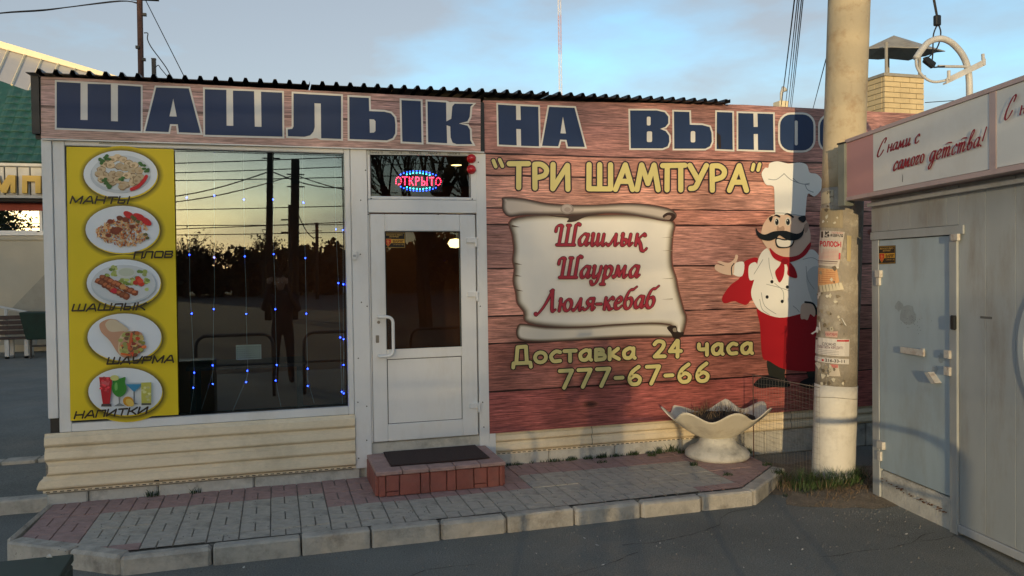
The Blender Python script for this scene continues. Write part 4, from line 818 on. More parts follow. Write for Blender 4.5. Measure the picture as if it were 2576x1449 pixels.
sticker(facade_map(6.829), 963, 585, 57, 39, 'small black and gold sticker inside the top left corner of the glazed door')

# entrance lamps / siren domes
for k_, (py, lab) in enumerate(((401, 'upper of two red siren domes on the frame right of the transom'), (428, 'lower of two red siren domes on the frame right of the transom'))):
    x, z = fr(1183, py); t = thing('siren_lamp', (x, 6.795, z), lab, 'alarm lamp', 'red siren domes by the door')
    prof = [(.0, .045), (.018, .042), (.032, .03), (.037, .012), (.038, 0)]
    m = MB(); b = MB()
    M_ = Matrix.Translation((x, 6.795, z))@Matrix.Rotation(math.radians(90), 4, 'X')
    m.lathe(list(reversed(prof)), 20); m.v = [tuple(M_@Vector(v)) for v in m.v]; m.build('dome', REDPL, t, smooth=True)
    b.lathe([(.0, .002), (.041, .002), (.041, -.004), (0, -.004)], 20); b.v = [tuple(M_@Vector(v)) for v in b.v]; b.build('base', REDPL, t)
x, z = fr(890, 643); sb = thing('door_sensor', (x, 6.795, z), 'small white plastic sensor box on the white post left of the door', 'sensor')
bx('case', (x-.02, x+.02, 6.775, 6.797, z-.036, z+.036), PVC, sb, .004); bx('lens', (x-.012, x+.012, 6.772, 6.7755, z-.012, z+.006), PVCG, sb)

# lit open sign behind the transom
LEDR = emis('red_led', (1, .02, .06), 5); LEDB = emis('blue_led', (.01, .05, 1), 7); LEDC = emis('cyan_led', (.03, .7, .8), 6)
c9 = crop(1350, 540, 4.528)
YL = 6.87
led = thing('led_open_sign', (1.2, YL, 2.6), 'oval LED sign reading ОТКРЫТО in red dots with blue and green borders', 'sign')
pb0 = F(*c9([(590, 440)])[0], YL); pb1 = F(*c9([(1400, 820)])[0], YL)
bx('board', (pb0.x, pb1.x, YL+.004, YL+.015, pb1.z, pb0.z), DARK, led)
def dots(name, m, pts, r):
    mb_ = MB()
    for p in c9(pts):
        q = F(*p, YL-.002); mb_.add([(q.x+r*math.cos(t), q.y, q.z+r*math.sin(t)) for t in [2*math.pi*i/6 for i in range(6)]]+[(q.x, q.y-.003, q.z)], [(i, (i+1) % 6, 6) for i in range(6)])
    return mb_.build(name, m, led, kind='stuff')
LET = {'О': ((0, .15), (.0, .4), (0, .65), (.15, .88), (.42, 1), (.70, .88), (.85, .65), (.85, .4), (.7, .12), (.42, 0)), 'Т': ((0, 1), (.25, 1), (.5, 1), (.75, 1), (.38, .8), (.38, .6), (.38, .4), (.38, .2), (.38, 0)),
 'К': ((0, 0), (0, .2), (0, .4), (0, .6), (0, .8), (0, 1), (.65, 1), (.5, .8), (.3, .6), (.25, .5), (.4, .35), (.55, .18), (.7, 0)), 'Р': ((0, 0), (0, .2), (0, .4), (0, .6), (0, .8), (0, 1), (.25, 1), (.5, .95), (.62, .78), (.5, .58), (.25, .5)),
 'Ы': ((0, 0), (0, .2), (0, .4), (0, .6), (0, .8), (0, 1), (.22, .5), (.45, .45), (.5, .25), (.42, .05), (.2, 0), (.85, 0), (.85, .2), (.85, .4), (.85, .6), (.85, .8), (.85, 1))}
rd = []
for ch, x0, x1, yt, yb in (('О', 612, 700, 560, 688), ('Т', 728, 795, 560, 688), ('К', 840, 902, 565, 692), ('Р', 948, 1005, 565, 692), ('Ы', 1050, 1138, 570, 696), ('Т', 1185, 1250, 570, 696), ('О', 1290, 1370, 572, 700)):
    mxv = max(p[0] for p in LET[ch]); rd += [(x0+(x1-x0)*p[0]/mxv, yb+(yt-yb)*p[1]) for p in LET[ch]]
dots('red_dots', LEDR, rd, .0042)
tb = [(690, 517), (742, 496), (795, 478), (850, 469), (904, 463), (962, 461), (1016, 463), (1072, 467), (1128, 477), (1182, 489), (1236, 508), (1286, 532)]
bb = [(692, 726), (743, 750), (797, 770), (852, 784), (908, 792), (963, 797), (1019, 797), (1074, 795), (1130, 789), (1184, 778), (1237, 763), (1287, 742)]
dots('blue_dots', LEDB, tb+bb, .0046)
dots('cyan_dots', LEDC, [(795, 515), (850, 502), (904, 495), (962, 492), (1016, 494), (1072, 500), (1128, 511), (1182, 525), (797, 733), (852, 746), (908, 757), (963, 763), (1019, 764), (1074, 761), (1130, 753), (1184, 741)], .0044)

# window light strings
BL = emis('blue_fairy_light', (.015, .04, 1), 9)
CLW = mat('clear_wire', (.45, .45, .45), .4)
c10 = crop(640, 540, 2.587); c11 = crop(640, 1000, 2.414)
cords = [
 ('leftmost light string, hanging just right of the yellow poster', [(157, 100), (158, 520), (185, 1075), (190, 1440)], [(190, 425), (213, 960), (205, 1097)], [(215, 1060), (175, 1330)]),
 ('second light string from the yellow poster in the window', [(420, 90), (422, 500), (422, 1100), (422, 1440)], [(390, 385), (380, 894), (381, 1062)], [(380, 960), (280, 1290)]),
 ('third light string, hanging in front of the small perforated board', [(705, 90), (708, 540), (720, 1090), (730, 1440)], [(684, 428), (694, 943), (684, 1046)], [(690, 1000), (560, 1310)]),
 ('fourth light string, hanging near the middle of the bare glass', [(990, 90), (993, 540), (996, 1068), (1015, 1440)], [(947, 386), (960, 890), (950, 1031)], [(955, 1040), (1000, 1270)]),
 ('fifth light string, third from the right window edge', [(1275, 90), (1287, 568), (1305, 1107), (1312, 1440)], [(1228, 426), (1240, 924), (1241, 1080)], [(1245, 1030), (1300, 1235)]),
 ('sixth light string, second from the right window edge', [(1590, 90), (1601, 827), (1625, 1350), (1630, 1440)], [(1517, 149), (1535, 641), (1549, 1133)], [(1545, 980), (1555, 1240)]),
 ('rightmost light string, close to the right window frame', [(1665, 100), (1669, 835), (1677, 1360), (1680, 1440)], [(1564, 160), (1566, 657), (1565, 889), (1567, 1147)], [(1570, 770), (1555, 1100)])]
YS = 6.845
for lab, up_, lo, fk in cords:
    P = [F(*q, YS) for q in c10(up_)]+[F(*q, YS) for q in c11(lo)]; t = thing('light_string', P[0], lab, 'light string', 'blue light strings hanging behind the window')
    P = [p+Vector((random.uniform(-.003, .003), 0, 0)) for p in P]
    MB().tube(P, .0018, 4).build('wire', CLW, t); MB().tube([F(*q, YS) for q in cat(c11([lo[-2], fk[0], fk[1]]), n=4)], .0013, 4).build('wire', CLW, t)
    for q in (P[1], P[2])+tuple(F(*r, YS) for r in c11(lo)):
        MB().lathe([(0, -.006), (.0045, -.002), (.0045, .003), (0, .006)], 6, q).build('bulb', BL, t)

# room contents
tb_ = thing('dining_table', (-.3, 7.6, .32), 'dark table inside the shop seen through the lower window glass', 'table')
bx('table_top', (-.75, .25, 7.35, 7.95, 1.03, 1.06), BROWNW, tb_)
for x in (-.7, .2):
    for y in (7.4, 7.9): bx('leg', (x-.02, x+.02, y-.02, y+.02, .32, 1.03), DARK, tb_)
a = F(*c11([(590, 712)])[0], 6.90); b = F(*c11([(822, 835)])[0], 6.90)
pbd = thing('perforated_board', ((a.x+b.x)/2, 6.90, a.z), 'small pale perforated board standing behind the lower window glass', 'board')
bx('panel', (a.x, b.x, 6.90, 6.91, b.z, a.z), mat('pale_board', (.5, .56, .52), .5), pbd)
m = MB()
for i in range(13):
    for j in range(6): x = a.x+.008+i*(b.x-a.x-.012)/13; z = b.z+.012+j*(a.z-b.z-.015)/6; m.box(x, x+.005, 6.898, 6.90, z, z+.006)
m.build('holes', DARK, pbd, kind='stuff')
WARM = emis('warm_globe', (1, .66, .26), 1.1)
for px, py, Y, lab in ((1148, 405, 7.7, 'glowing warm ceiling lamp seen through the transom window'), (1146, 612, 8.3, 'glowing warm lamp seen through the upper right door glass')):
    p = F(px, py, Y); t = thing('pendant_lamp', p, lab, 'lamp', 'warm lamps inside the shop'); MB().lathe([(.001, -.05), (.06, -.04), (.085, 0), (.06, .04), (.001, .05)], 16, p).build('globe', WARM, t, smooth=True)
    MB().tube([p+Vector((0, 0, .05)), Vector((p.x, p.y, 2.9))], .008, 6).build('cord', DARK, t)

# entrance step
st = thing('entrance_step', (1.25, 6.45, .12), 'low entrance step clad in red tiles under the white door', 'step')
bx('core', (.745, 1.725, 6.205, 6.81, .1, .283), SAND, st)
for i in range(5):   # top slabs along front
    x0 = .715+i*.208; 
    if i < 5: bx('tile', (x0, x0+.203, 6.155, 6.30, .285+random.uniform(0, .003), .318+random.uniform(-.002, .003)), PAVR, st, .005)
for i in range(3):
    bx('tile', (.715, .855, 6.305+i*.17, 6.47+i*.17, .285, .317), PAVR, st, .005); bx('tile', (1.612, 1.75, 6.305+i*.17, 6.47+i*.17, .285, .318), PAVR, st, .005)
bx('tile', (.857, 1.61, 6.305, 6.812, .285, .314), PAVR, st)
xs = [.735, .79, .895, 1.06, 1.135, 1.27, 1.345, 1.49, 1.60, 1.70, 1.735]
for i in range(len(xs)-1):
    if random.random() < .5 and xs[i+1]-xs[i] > .1:
        bx('tile', (xs[i]+.003, xs[i+1]-.003, 6.172, 6.20, .12, .152), TILER, st, .003); bx('tile', (xs[i]+.003, xs[i+1]-.003, 6.17, 6.20, .157, .282), TILER, st, .004)
    else: bx('tile', (xs[i]+.003, xs[i+1]-.003, 6.172+random.uniform(-.004, .004), 6.20, .12, .282), TILER, st, .004)
for i in range(3):
    for xx in (.712, 1.728): bx('tile', (xx, xx+.028, 6.205+i*.205, 6.405+i*.205, .12, .282), TILER, st, .004)
dm = thing('doormat', (1.25, 6.5, .318), 'dark brown rectangular doormat lying on the red tiled step', 'doormat')
MB().box(.85, 1.655, 6.295, 6.79, .321, .333).build('mat', MATF, dm, bevel=.004)

# ------------------------------------------------------------------ concrete planter
pc = Vector((3.86, 6.47, PZ)); plt = thing('flower_planter', pc, 'pale concrete planter with a wavy scalloped bowl on a round foot by the banner', 'planter')
MB().lathe([(0, 0), (.27, .0), (.292, .02), (.288, .05), (.255, .085), (.20, .11), (.17, .14), (.155, .17), (.16, .195), (.0, .195)], 40, pc).build('foot', CONC, plt, smooth=True)
m = MB(); n = 96; rings = 12; th = .028
def bowl(u, t, off=0.):   # u 0..1 height, t angle
    lobe = -math.cos(7*(t+2.11)); R = .165+.315*u**.9*(1+.085*lobe*u**1.4)+off*(.6); z = .195+.235*u**1.1+.043*lobe*u**1.3
    return (pc.x+R*math.cos(t)*1.05, pc.y+R*math.sin(t)*.82, PZ+z)
for side in (0, 1):
    for i in range(rings+1):
        for k in range(n): m.v.append(bowl(i/rings, 2*math.pi*k/n, -th if side else 0))
for side in (0, 1):
    o_ = side*(rings+1)*n
    for i in range(rings):
        for k in range(n):
            a = o_+i*n+k; b = o_+i*n+(k+1) % n; q = (a, b, b+n, a+n); m.f.append(q if not side else q[::-1]); m.c.append(None)
a0 = rings*n; b0 = (rings+1)*n+rings*n
for k in range(n): m.f.append((a0+k, a0+(k+1) % n, b0+(k+1) % n, b0+k)); m.c.append(None)
BOWLM = mat('planter_white', (.64, .60, .49), .7, .08, 4, .3, 30, dirt=((.33, .27, .18), .65, 3.2))
m.build('bowl', BOWLM, plt, smooth=True)
m = MB(); m.v.append((pc.x, pc.y, PZ+.40)); 
for i in range(1, 6):
    for k in range(28):
        t = 2*math.pi*k/28; r = .36*i/5; m.v.append((pc.x+r*math.cos(t)*1.02, pc.y+r*math.sin(t)*.8, PZ+.40+random.uniform(-.02, .025)-.05*(i/5)**2))
for k in range(28): m.f.append((0, 1+k, 1+(k+1) % 28)); m.c.append(None)
for i in range(4):
    for k in range(28): a = 1+i*28+k; b = 1+i*28+(k+1) % 28; m.f.append((a, a+28, b+28, b)); m.c.append(None)
m.build('soil', SOIL, plt, smooth=True)
m = MB()
for _ in range(150):
    a = random.uniform(0, 6.28); r = .30*math.sqrt(random.random()); p = Vector((pc.x+r*math.cos(a), pc.y+r*math.sin(a)*.8, PZ+.39)); h = random.uniform(.03, .10)
    m.tube([p, p+Vector((random.uniform(-.03, .03), random.uniform(-.03, .03), h))], [.0025, .001], 3, False)
tag(m.build('dry_stalks', DRY, kind='stuff'), 'dry plant stalks sticking out of the planter soil', 'stalks')

# ------------------------------------------------------------------ grass
def tuft(m, x, y, z, n, r, h, spread=.5):
    for _ in range(n):
        a = random.uniform(0, 6.28); q = r*math.sqrt(random.random()); px, py = x+q*math.cos(a), y+q*math.sin(a)*.6; hh = h*random.uniform(.4, 1.1); lx, ly = random.uniform(-spread, spread)*hh, random.uniform(-spread, spread)*hh; w = random.uniform(.0015, .004); b = random.uniform(0, 3.14); cx, cy = w*math.cos(b), w*math.sin(b)
        m.add([(px-cx, py-cy, z), (px+cx, py+cy, z), (px+cx*.7+lx*.4, py+cy*.7+ly*.4, z+hh*.6), (px-cx*.7+lx*.4, py-cy*.7+ly*.4, z+hh*.6), (px+lx, py+ly, z+hh)], [(0, 1, 2, 3), (3, 2, 4)])
m = MB(); gp = G(2090, 1205, .0)
for _ in range(30): tuft(m, 4.42+random.gauss(0, .17), 5.70+random.gauss(0, .09), .005, 46, .09, random.choice([.06, .10, .15, .19]), .6)
tag(m.build('grass', GRASSM, kind='stuff'), 'clump of green grass growing round the foot of the concrete pole', 'grass')
m = MB()
for px, py, h in [(385, 1243, .07), (493, 1232, .05), (1390, 1158, .04), (1430, 1155, .05), (1480, 1155, .05), (1508, 1148, .06), (1515, 1163, .03), (1545, 1148, .04), (1590, 1142, .06), (1640, 1146, .05), (1660, 1140, .09), (1690, 1135, .09), (1715, 1140, .06), (1275, 1164, .03), (1300, 1166, .025), (1930, 1170, .04), (1745, 1170, .05), (1830, 1195, .03), (1880, 1140, .08), (1960, 1190, .05)]:
    p = G(px, py, PZ); p.y = min(p.y, 6.80); tuft(m, p.x, p.y, PZ-.005, 50, .05, h, .7)
for i in range(40): tuft(m, random.uniform(1.9, 4.1), 6.80, PZ, 10, .03, .035, .7)
for i in range(60): tuft(m, random.uniform(3.9, 4.3), random.uniform(5.5, 6.7), 0.0, 14, .05, .05, .8)
tag(m.build('weeds', WEED, kind='stuff'), 'small weeds sprouting along the foot of the shop wall and joints', 'weeds')
m = MB()
for _ in range(70): tuft(m, random.gauss(4.5, .25), random.gauss(5.5, .12), .005, 12, .09, .045, 1.6)
for _ in range(30): tuft(m, random.gauss(4.42, .25), random.gauss(5.72, .12), .01, 14, .09, .12, .7)
tag(m.build('dry_grass', DRY, kind='stuff'), 'dry brown grass litter in front of the concrete pole', 'dry grass')

# ------------------------------------------------------------------ concrete pole with notices
pb_ = Vector((4.585, 5.80, 0)); ptop_px = (2136, 0)
ptp = on_plane(2136, 0, Vector((0, 5.80, 0)), Vector((0, 1, 0))); axis = (ptp-pb_)/(ptp.z)      # lean per metre
def pax(z): return pb_+axis*z
def prad(z): return .172-.0+ (.004 if z < .95 else 0)-(z-1)*.0005*0
pole = thing('concrete_pole', pb_, 'thick round concrete pole with a whitewashed foot and torn notices on it', 'pole')
zbp = lambda py: on_plane(2100, py, Vector((0, 5.65, 0)), Vector((0, 1, 0))).z
z1p = zbp(975); z2p = zbp(470)
def polseg(name, z0, z1, r, m, n=40, wob=0):
    mb_ = MB(); k = max(2, int((z1-z0)/.15)); mb_.tube([pax(z0+(z1-z0)*i/k) for i in range(k+1)], [r+random.uniform(-wob, wob) for _ in range(k+1)], n); return mb_.build(name, m, pole, smooth=False)
for nm, a_, b_, r_, mt, wb in (('whitewashed_foot', -.1, z1p, .176, POLEW, .001), ('pasted_section', z1p, z2p, .1725, POLEP, .001), ('shaft', z2p, 9.0, .171, POLEC, .0005)):
    o = polseg(nm, a_, b_, r_, mt, 40, wb)
    for p in o.data.polygons: p.use_smooth = len(p.vertices) == 4
MB().tube([pax(z1p-.10)+Vector((.178*math.cos(t), .178*math.sin(t), .012*math.sin(2*t))) for t in [2*math.pi*i/24 for i in range(25)]], .0022, 4).build('tie_wire', STEEL, pole)
cdir = (Vector((0, 0, 0))-Vector((pb_.x, pb_.y, 0))).normalized(); a_cam = math.atan2(cdir.y, cdir.x)
def pole_map(pxc):   # px relative, wraps picture x,y round the pole
    def fn(x, y, k):
        zz = on_plane(x, y, Vector((pb_.x, pb_.y, 0))+cdir*.17, cdir).z; c = pax(zz); cx, cy = pxfor3(c); d = (x-cx)/52.; d = max(-.98, min(.98, d)); ang = a_cam+math.asin(d); r = .1765+k
        return Vector((c.x+r*math.cos(ang), c.y+r*math.sin(ang), zz))
    return fn
def pxfor3(v): v = v-CAMP; d = v.dot(FWD); return W/2+FL*v.dot(RGT)/d, H/2-FL*v.dot(UPV)/d
def paper(s, quad_, col, nu=8):
    s.lay(); a, b, c, d = quad_; nv = 4; c_ = lin(col)
    for i in range(nu):
        for j in range(nv):
            def P(u, v): u /= nu; v /= nv; return s.fn(a[0]*(1-u)*(1-v)+b[0]*u*(1-v)+c[0]*u*v+d[0]*(1-u)*v, a[1]*(1-u)*(1-v)+b[1]*u*(1-v)+c[1]*u*v+d[1]*(1-u)*v, s.k)
            s.mb.add([P(i, j), P(i+1, j), P(i+1, j+1), P(i, j+1)], [(0, 1, 2, 3)], c_)
c12 = crop(3040, 650, 1.8125)
s = Sheet(pole_map(0)); s.k = .002
q = c12([(78, 383), (228, 397), (190, 640), (50, 620)]); paper(s, q, (190, 182, 172)); T2 = lambda pts: c12(pts)
s.text('15', *c12([(82, 430), (134, 432)]), 15, (40, 34, 32), bold=.05, shear=.0); s.text('ТОЛЬКО', *c12([(146, 407), (218, 410)]), 4.5, (180, 80, 80)); s.text('ФЕВРАЛЯ', *c12([(140, 428), (218, 432)]), 7, (50, 40, 40), bold=.03)
s.text('ВОЛОСЫ', *c12([(74, 492), (206, 500)]), 13, (186, 40, 56), bold=.04)
for i in range(8): paper(s, c12([(70, 515+i*9), (190, 520+i*9), (190, 523+i*9), (70, 518+i*9)]), (196, 140, 136), 4)
paper(s, c12([(192, 540), (202, 540), (200, 585), (190, 585)]), (190, 60, 70), 2); paper(s, c12([(64, 590), (185, 598), (184, 604), (64, 596)]), (110, 90, 90), 4); paper(s, c12([(64, 605), (180, 613), (180, 616), (64, 608)]), (130, 110, 110), 4)
tag(s.build('notice'), 'white notice reading 15 ФЕВРАЛЯ and red ВОЛОСЫ, topmost whole one on the pole', 'notice', 'notices pasted on the concrete pole')
s = Sheet(pole_map(0)); s.k = .002
paper(s, c12([(58, 640), (180, 655), (195, 745), (60, 770)]), (196, 150, 104))
for i in range(7): paper(s, c12([(66, 650+i*15), (170, 660+i*14), (170, 665+i*14), (66, 656+i*15)]), (176, 120, 84), 4)
for i in range(7): q0 = c12([(70+i*20, 762-i*3)])[0]; paper(s, [(q0[0], q0[1]), (q0[0]+6, q0[1]), (q0[0]+9+i*.4, q0[1]+17), (q0[0]+3, q0[1]+18)], (192, 184, 160), 2)
tag(s.build('notice'), 'faded orange notice with a fringe of tear-off tabs, in the middle of the pole', 'notice', 'notices pasted on the concrete pole')
s = Sheet(pole_map(0)); s.k = .003
paper(s, c12([(38, 1120), (255, 1132), (252, 1248), (35, 1235)]), (206, 202, 196)); paper(s, c12([(34, 1252), (252, 1266), (250, 1302), (32, 1285)]), (206, 202, 196))
paper(s, c12([(178, 1133), (252, 1135), (252, 1148), (178, 1146)]), (178, 34, 44), 3); s.text('СЛОЖНО', *c12([(88, 1172), (172, 1174)]), 6.5, (70, 60, 70), bold=.01); s.text('ПЛАТИТЬ КРЕДИТ?', *c12([(58, 1192), (215, 1198)]), 6.8, (120, 90, 100), bold=.01)
for i in range(3): paper(s, c12([(60, 1204+i*11), (190, 1210+i*11), (190, 1213+i*11), (60, 1207+i*11)]), (150, 146, 146), 4)
s.text('216-33-11', *c12([(106, 1283), (224, 1290)]), 8, (50, 46, 46), bold=.02); paper(s, c12([(86, 1267), (98, 1268), (98, 1282), (86, 1281)]), (180, 40, 50), 1); paper(s, c12([(48, 1262), (72, 1264), (72, 1267), (48, 1265)]), (150, 140, 140), 1)
s.ell(*c12([(52, 1132)])[0], 3, 3, (60, 56, 60), 10)
tag(s.build('notice'), 'white notice reading СЛОЖНО ПЛАТИТЬ КРЕДИТ? and 216-33-11, lowest whole one on the pole', 'notice', 'notices pasted on the concrete pole')
s = Sheet(pole_map(0)); s.k = .0012; MO = random.Random(11)
paper(s, c12([(85, 120), (160, 105), (158, 190), (80, 200)]), (176, 168, 146)); s.text('РУ', *c12([(118, 135), (145, 132)]), 7, (40, 36, 34), bold=.03); s.text('ВАС', *c12([(135, 160), (162, 157)]), 4, (50, 44, 40), bold=.02)
paper(s, c12([(70, 225), (215, 245), (215, 370), (70, 360)]), (150, 138, 112)); paper(s, c12([(105, 1078), (185, 1075), (180, 1118), (108, 1112)]), (196, 160, 148)); s.text('СЕНТЯБРЯ', *c12([(108, 1104), (180, 1106)]), 6, (150, 60, 60), bold=.02)
paper(s, c12([(240, 420), (268, 425), (262, 600), (240, 595)]), (176, 160, 120)); paper(s, c12([(130, 1300), (186, 1302), (200, 1382), (130, 1380)]), (186, 176, 160))
paper(s, c12([(137, 1300), (184, 1302), (184, 1325), (137, 1320)]), (190, 110, 104))
for _ in range(64):
    x, y = MO.uniform(48, 225), MO.choice([MO.uniform(640, 1110), MO.uniform(1305, 1440), MO.uniform(210, 380), MO.uniform(800, 1060)]); n = MO.randint(4, 6); r = MO.uniform(4, 17)
    P = c12([(x+r*math.cos(6.28*i/n)*MO.uniform(.4, 1.3), y+1.3*r*math.sin(6.28*i/n)*MO.uniform(.4, 1.3)) for i in range(n)]); s.lay(.00001); s.poly(P, MO.choice([(196, 190, 170), (176, 170, 150), (150, 140, 118), (112, 102, 84), (100, 90, 74), (204, 200, 186)]), up=False)
tag(s.build('paper_scraps', kind='stuff'), 'torn scraps of old notices stuck round the pole', 'paper scraps')
m = MB()
for (x, y, l, h, dx) in [(64, 1010, 14, 34, -6), (50, 1050, 26, 20, -12), (40, 1075, 30, 12, -26), (70, 205, 8, 18, -6), (205, 985, 14, 26, 4)]:
    p0 = pole_map(0)(*c12([(x, y)])[0], .002); p1 = pole_map(0)(*c12([(x+l*.6, y+h*.2)])[0], .002); p2 = p0+Vector((dx*.003, -.03, -h*.0022)); p3 = p1+Vector((dx*.003, -.035, -h*.0022)); m.add([p0, p1, p3, p2], [(0, 1, 2, 3)])
tag(m.build('curled_paper', PAPER, kind='stuff'), 'curled loose paper flaps peeling from the pole edge', 'paper scraps')
# grey cabinet fixed behind the pole under the kiosk sign
cb = on_plane(2113, 365, Vector((0, 5.55, 0)), Vector((0, 1, 0))); cb2 = on_plane(2125, 520, Vector((0, 5.55, 0)), Vector((0, 1, 0)))
jb = thing('junction_post', (cb.x, 5.5, 1.6), 'grey-green painted metal post between the pole and the kiosk sign', 'post')
bx('post', (cb.x-.03, cb.x+.06, 5.46, 5.54, cb2.z, cb.z), mat('grey_green', (.17, .19, .17), .6), jb, .004)
bx('cap', (cb.x-.035, cb.x+.065, 5.455, 5.545, cb.z, cb.z+.012), BLACKM, jb)

# wire mesh panel
wm = thing('wire_mesh_fence', (4.3, 6.2, 0), 'loose sheet of thin welded wire mesh between the banner and the pole', 'fence')
a = Vector((4.21, 6.42, 0)); b = Vector((4.27, 5.56, 0)); m = MB()
zt1 = .86; n = 22
for i in range(n+1):
    p = a+(b-a)*i/n; dz = .02*math.sin(i*.7); m.tube([(p.x, p.y, .02), (p.x+.01*math.sin(i), p.y, .5), (p.x, p.y, zt1+dz)], .0011, 3, False)
for j in range(19):
    m.tube([(a.x+(b.x-a.x)*i/6, a.y+(b.y-a.y)*i/6, .03+j*.045+.01*math.sin(i+j*.3)) for i in range(7)], .0010, 3, False)
m.build('mesh', STEEL, wm, kind='stuff'); MB().tube([(a.x, a.y, 0), (a.x, a.y, zt1)], .005, 6).build('edge_rod', RUSTP, wm)
MB().tube([(a.x, a.y, zt1), (b.x, b.y, zt1)], .0035, 6).build('top_rod', STEEL, wm)

# ------------------------------------------------------------------ kiosk on the right
KA = math.radians(8.5); KD = Vector((math.sin(KA), math.cos(KA), 0)); KN = Vector((-math.cos(KA), math.sin(KA), 0)); KP = Vector((4.466, 4.398, 0))
def K(px, py, off=0.):
    p = on_plane(px, py, KP+KN*off, KN); return (p-KP).dot(KD), p.z
def kpt(s_, z, off=0.): v = KP+KD*s_+KN*off; return Vector((v.x, v.y, z))
def kbox(name, s0, s1, o0, o1, z0, z1, m, parent, bevel=0):
    return MB().hexa([kpt(s0, z0, o1), kpt(s1, z0, o1), kpt(s1, z0, o0), kpt(s0, z0, o0)], [kpt(s0, z1, o1), kpt(s1, z1, o1), kpt(s1, z1, o0), kpt(s0, z1, o0)]).build(name, m, parent, bevel=bevel)
def kmap(off): return lambda x, y, k: on_plane(x, y, KP+KN*(off+k), KN)
kio = thing('kiosk', KP, 'grey metal-clad kiosk with a blue-grey door at the right edge', 'kiosk')
sF = K(2195, 900)[0]; sDl = K(2213, 900)[0]; sDr = K(2392, 900)[0]; sTr = K(2412, 900)[0]; sN = -4.2
zdt = K(2300, 597)[1]; zTop = 2.62
kbox('body', sN, sF-.01, -3.0, -.035, .03, zTop-.02, DIM, kio)
kbox('base_rail', sN, sTr-.002, -.03, .012, .02, .075, PVCG, kio, .004)
seams = [K(x, 900)[0] for x in (2480, 2555)]; w_ = seams[0]-seams[1]; cur = sTr-.001; i = 0
bounds = [sTr-.002, seams[0], seams[1]]
while bounds[-1]-w_ > sN: bounds.append(bounds[-1]-w_)
for i in range(len(bounds)-1): kbox('wall_panel', bounds[i+1]+.001, bounds[i]-.001, -.03, 0, .078, zTop, WALLK, kio, .0016)
tops = [K(x, 540)[0] for x in (2192, 2235, 2290, 2335, 2381, 2427)]
for i in range(5): kbox('wall_panel', max(tops[i+1], sTr)+.001, tops[i]-.001, -.03, 0, zdt+.065, zTop, WALLK, kio, .0016)
sh0 = K(2428, 590)[0]; kbox('lintel', sh0, sF, .002, .016, zdt, zdt+.062, JAMB, kio, .003)
kbox('left_jamb', sDl+.004, sF, -.03, .005, .0, zdt-.002, JAMB, kio, .003); kbox('right_jamb', sTr, sDr-.004, -.03, .016, .0, zdt-.002, JAMB, kio, .003)
kd = kbox('kiosk_door', sDr, sDl, -.028, 0.0, .24, zdt-.006, BLUED, kio, .003); kbox('sill', sDr, sDl, -.06, -.01, -.02, .225, CONC, kio, .01)
def kitem(name, px0, py0, px1, py1, o0, o1, m, parent, bevel=.002):
    s0, za = K(px0, py0, o1); s1, zb_ = K(px1, py1, o1); return kbox(name, min(s0, s1), max(s0, s1), o0, o1, min(za, zb_), max(za, zb_), m, parent, bevel)
kitem('hasp', 2264, 872, 2322, 897, .012, .03, RUSTL, kd); kitem('hasp_lug', 2315, 876, 2323, 895, .0, .012, RUSTL, kd)
kitem('hinge', 2200, 680, 2212, 698, .0, .03, RUSTL, kd); kitem('hinge_pin', 2203, 698, 2211, 718, .0, .02, RUSTL, kd); kitem('hinge', 2205, 1108, 2219, 1132, .0, .03, RUSTL, kd); kitem('hinge_pin', 2207, 1134, 2214, 1160, 0, .02, RUSTL, kd)
kitem('padlock_lug', 2373, 880, 2387, 903, .0, .035, RUSTL, kd); kitem('padlock_lug', 2373, 922, 2387, 946, .0, .035, RUSTL, kd)
kitem('magnet_block', 2391, 589, 2408, 605, .016, .04, RUSTL, kio)
s0, z0 = K(2362, 955); mm_ = MB().hexa([kpt(s0-.03, z0-.02, .05), kpt(s0+.01, z0-.03, .05), kpt(s0+.01, z0-.03, 0), kpt(s0-.03, z0-.02, 0)], [kpt(s0+.05, z0+.05, .05), kpt(s0+.09, z0+.04, .05), kpt(s0+.09, z0+.04, 0), kpt(s0+.05, z0+.05, 0)]).build('lever', RUSTL, kd)
kitem('lock_housing', 2389, 793, 2400, 830, .016, .04, BLACKM, kio, .006)
kitem('door_patch', 2466, 795, 2495, 803, .0005, .002, mat('worn_patch', (.12, .12, .115), .8), kio, 0)
sticker(kmap(.0015), 2208, 619, 45, 46, 'black and gold sticker on the blue-grey kiosk door, upper left corner', skew=-2)
s = Sheet(kmap(.0012))
for (cx_, cy_, rx_, ry_) in ((2283, 792, 20, 26), (2292, 800, 12, 16), (2262, 770, 9, 13), (2368, 900, 9, 12), (2352, 930, 9, 9)):
    for q_ in range(2): s.lay(.00002); s.poly([(x+random.uniform(-2.5, 2.5), y+random.uniform(-2.5, 2.5)) for x, y in ellp(cx_, cy_, rx_*(1-.45*q_), ry_*(1-.45*q_), 14)], [(146, 158, 163), (142, 153, 158)][q_], up=False)
for _ in range(26): s.lay(.00001); s.ell(random.gauss(2298, 16), random.gauss(812, 16), 0.9, 0.9, (104, 108, 110), 6, up=False)
for i in range(15): s.lay(.00001); s.ell(2402, 620+i*47, 1.3, 1.3, (60, 46, 36), 8, up=False); s.ell(2203, 640+i*41, 1.1, 1.1, (60, 46, 36), 8, up=False)
s.build('door_stains', mat('stain_paint', attr=True, rough=.8, var=.1), kd, kind='stuff')
s = Sheet(kmap(.0012))
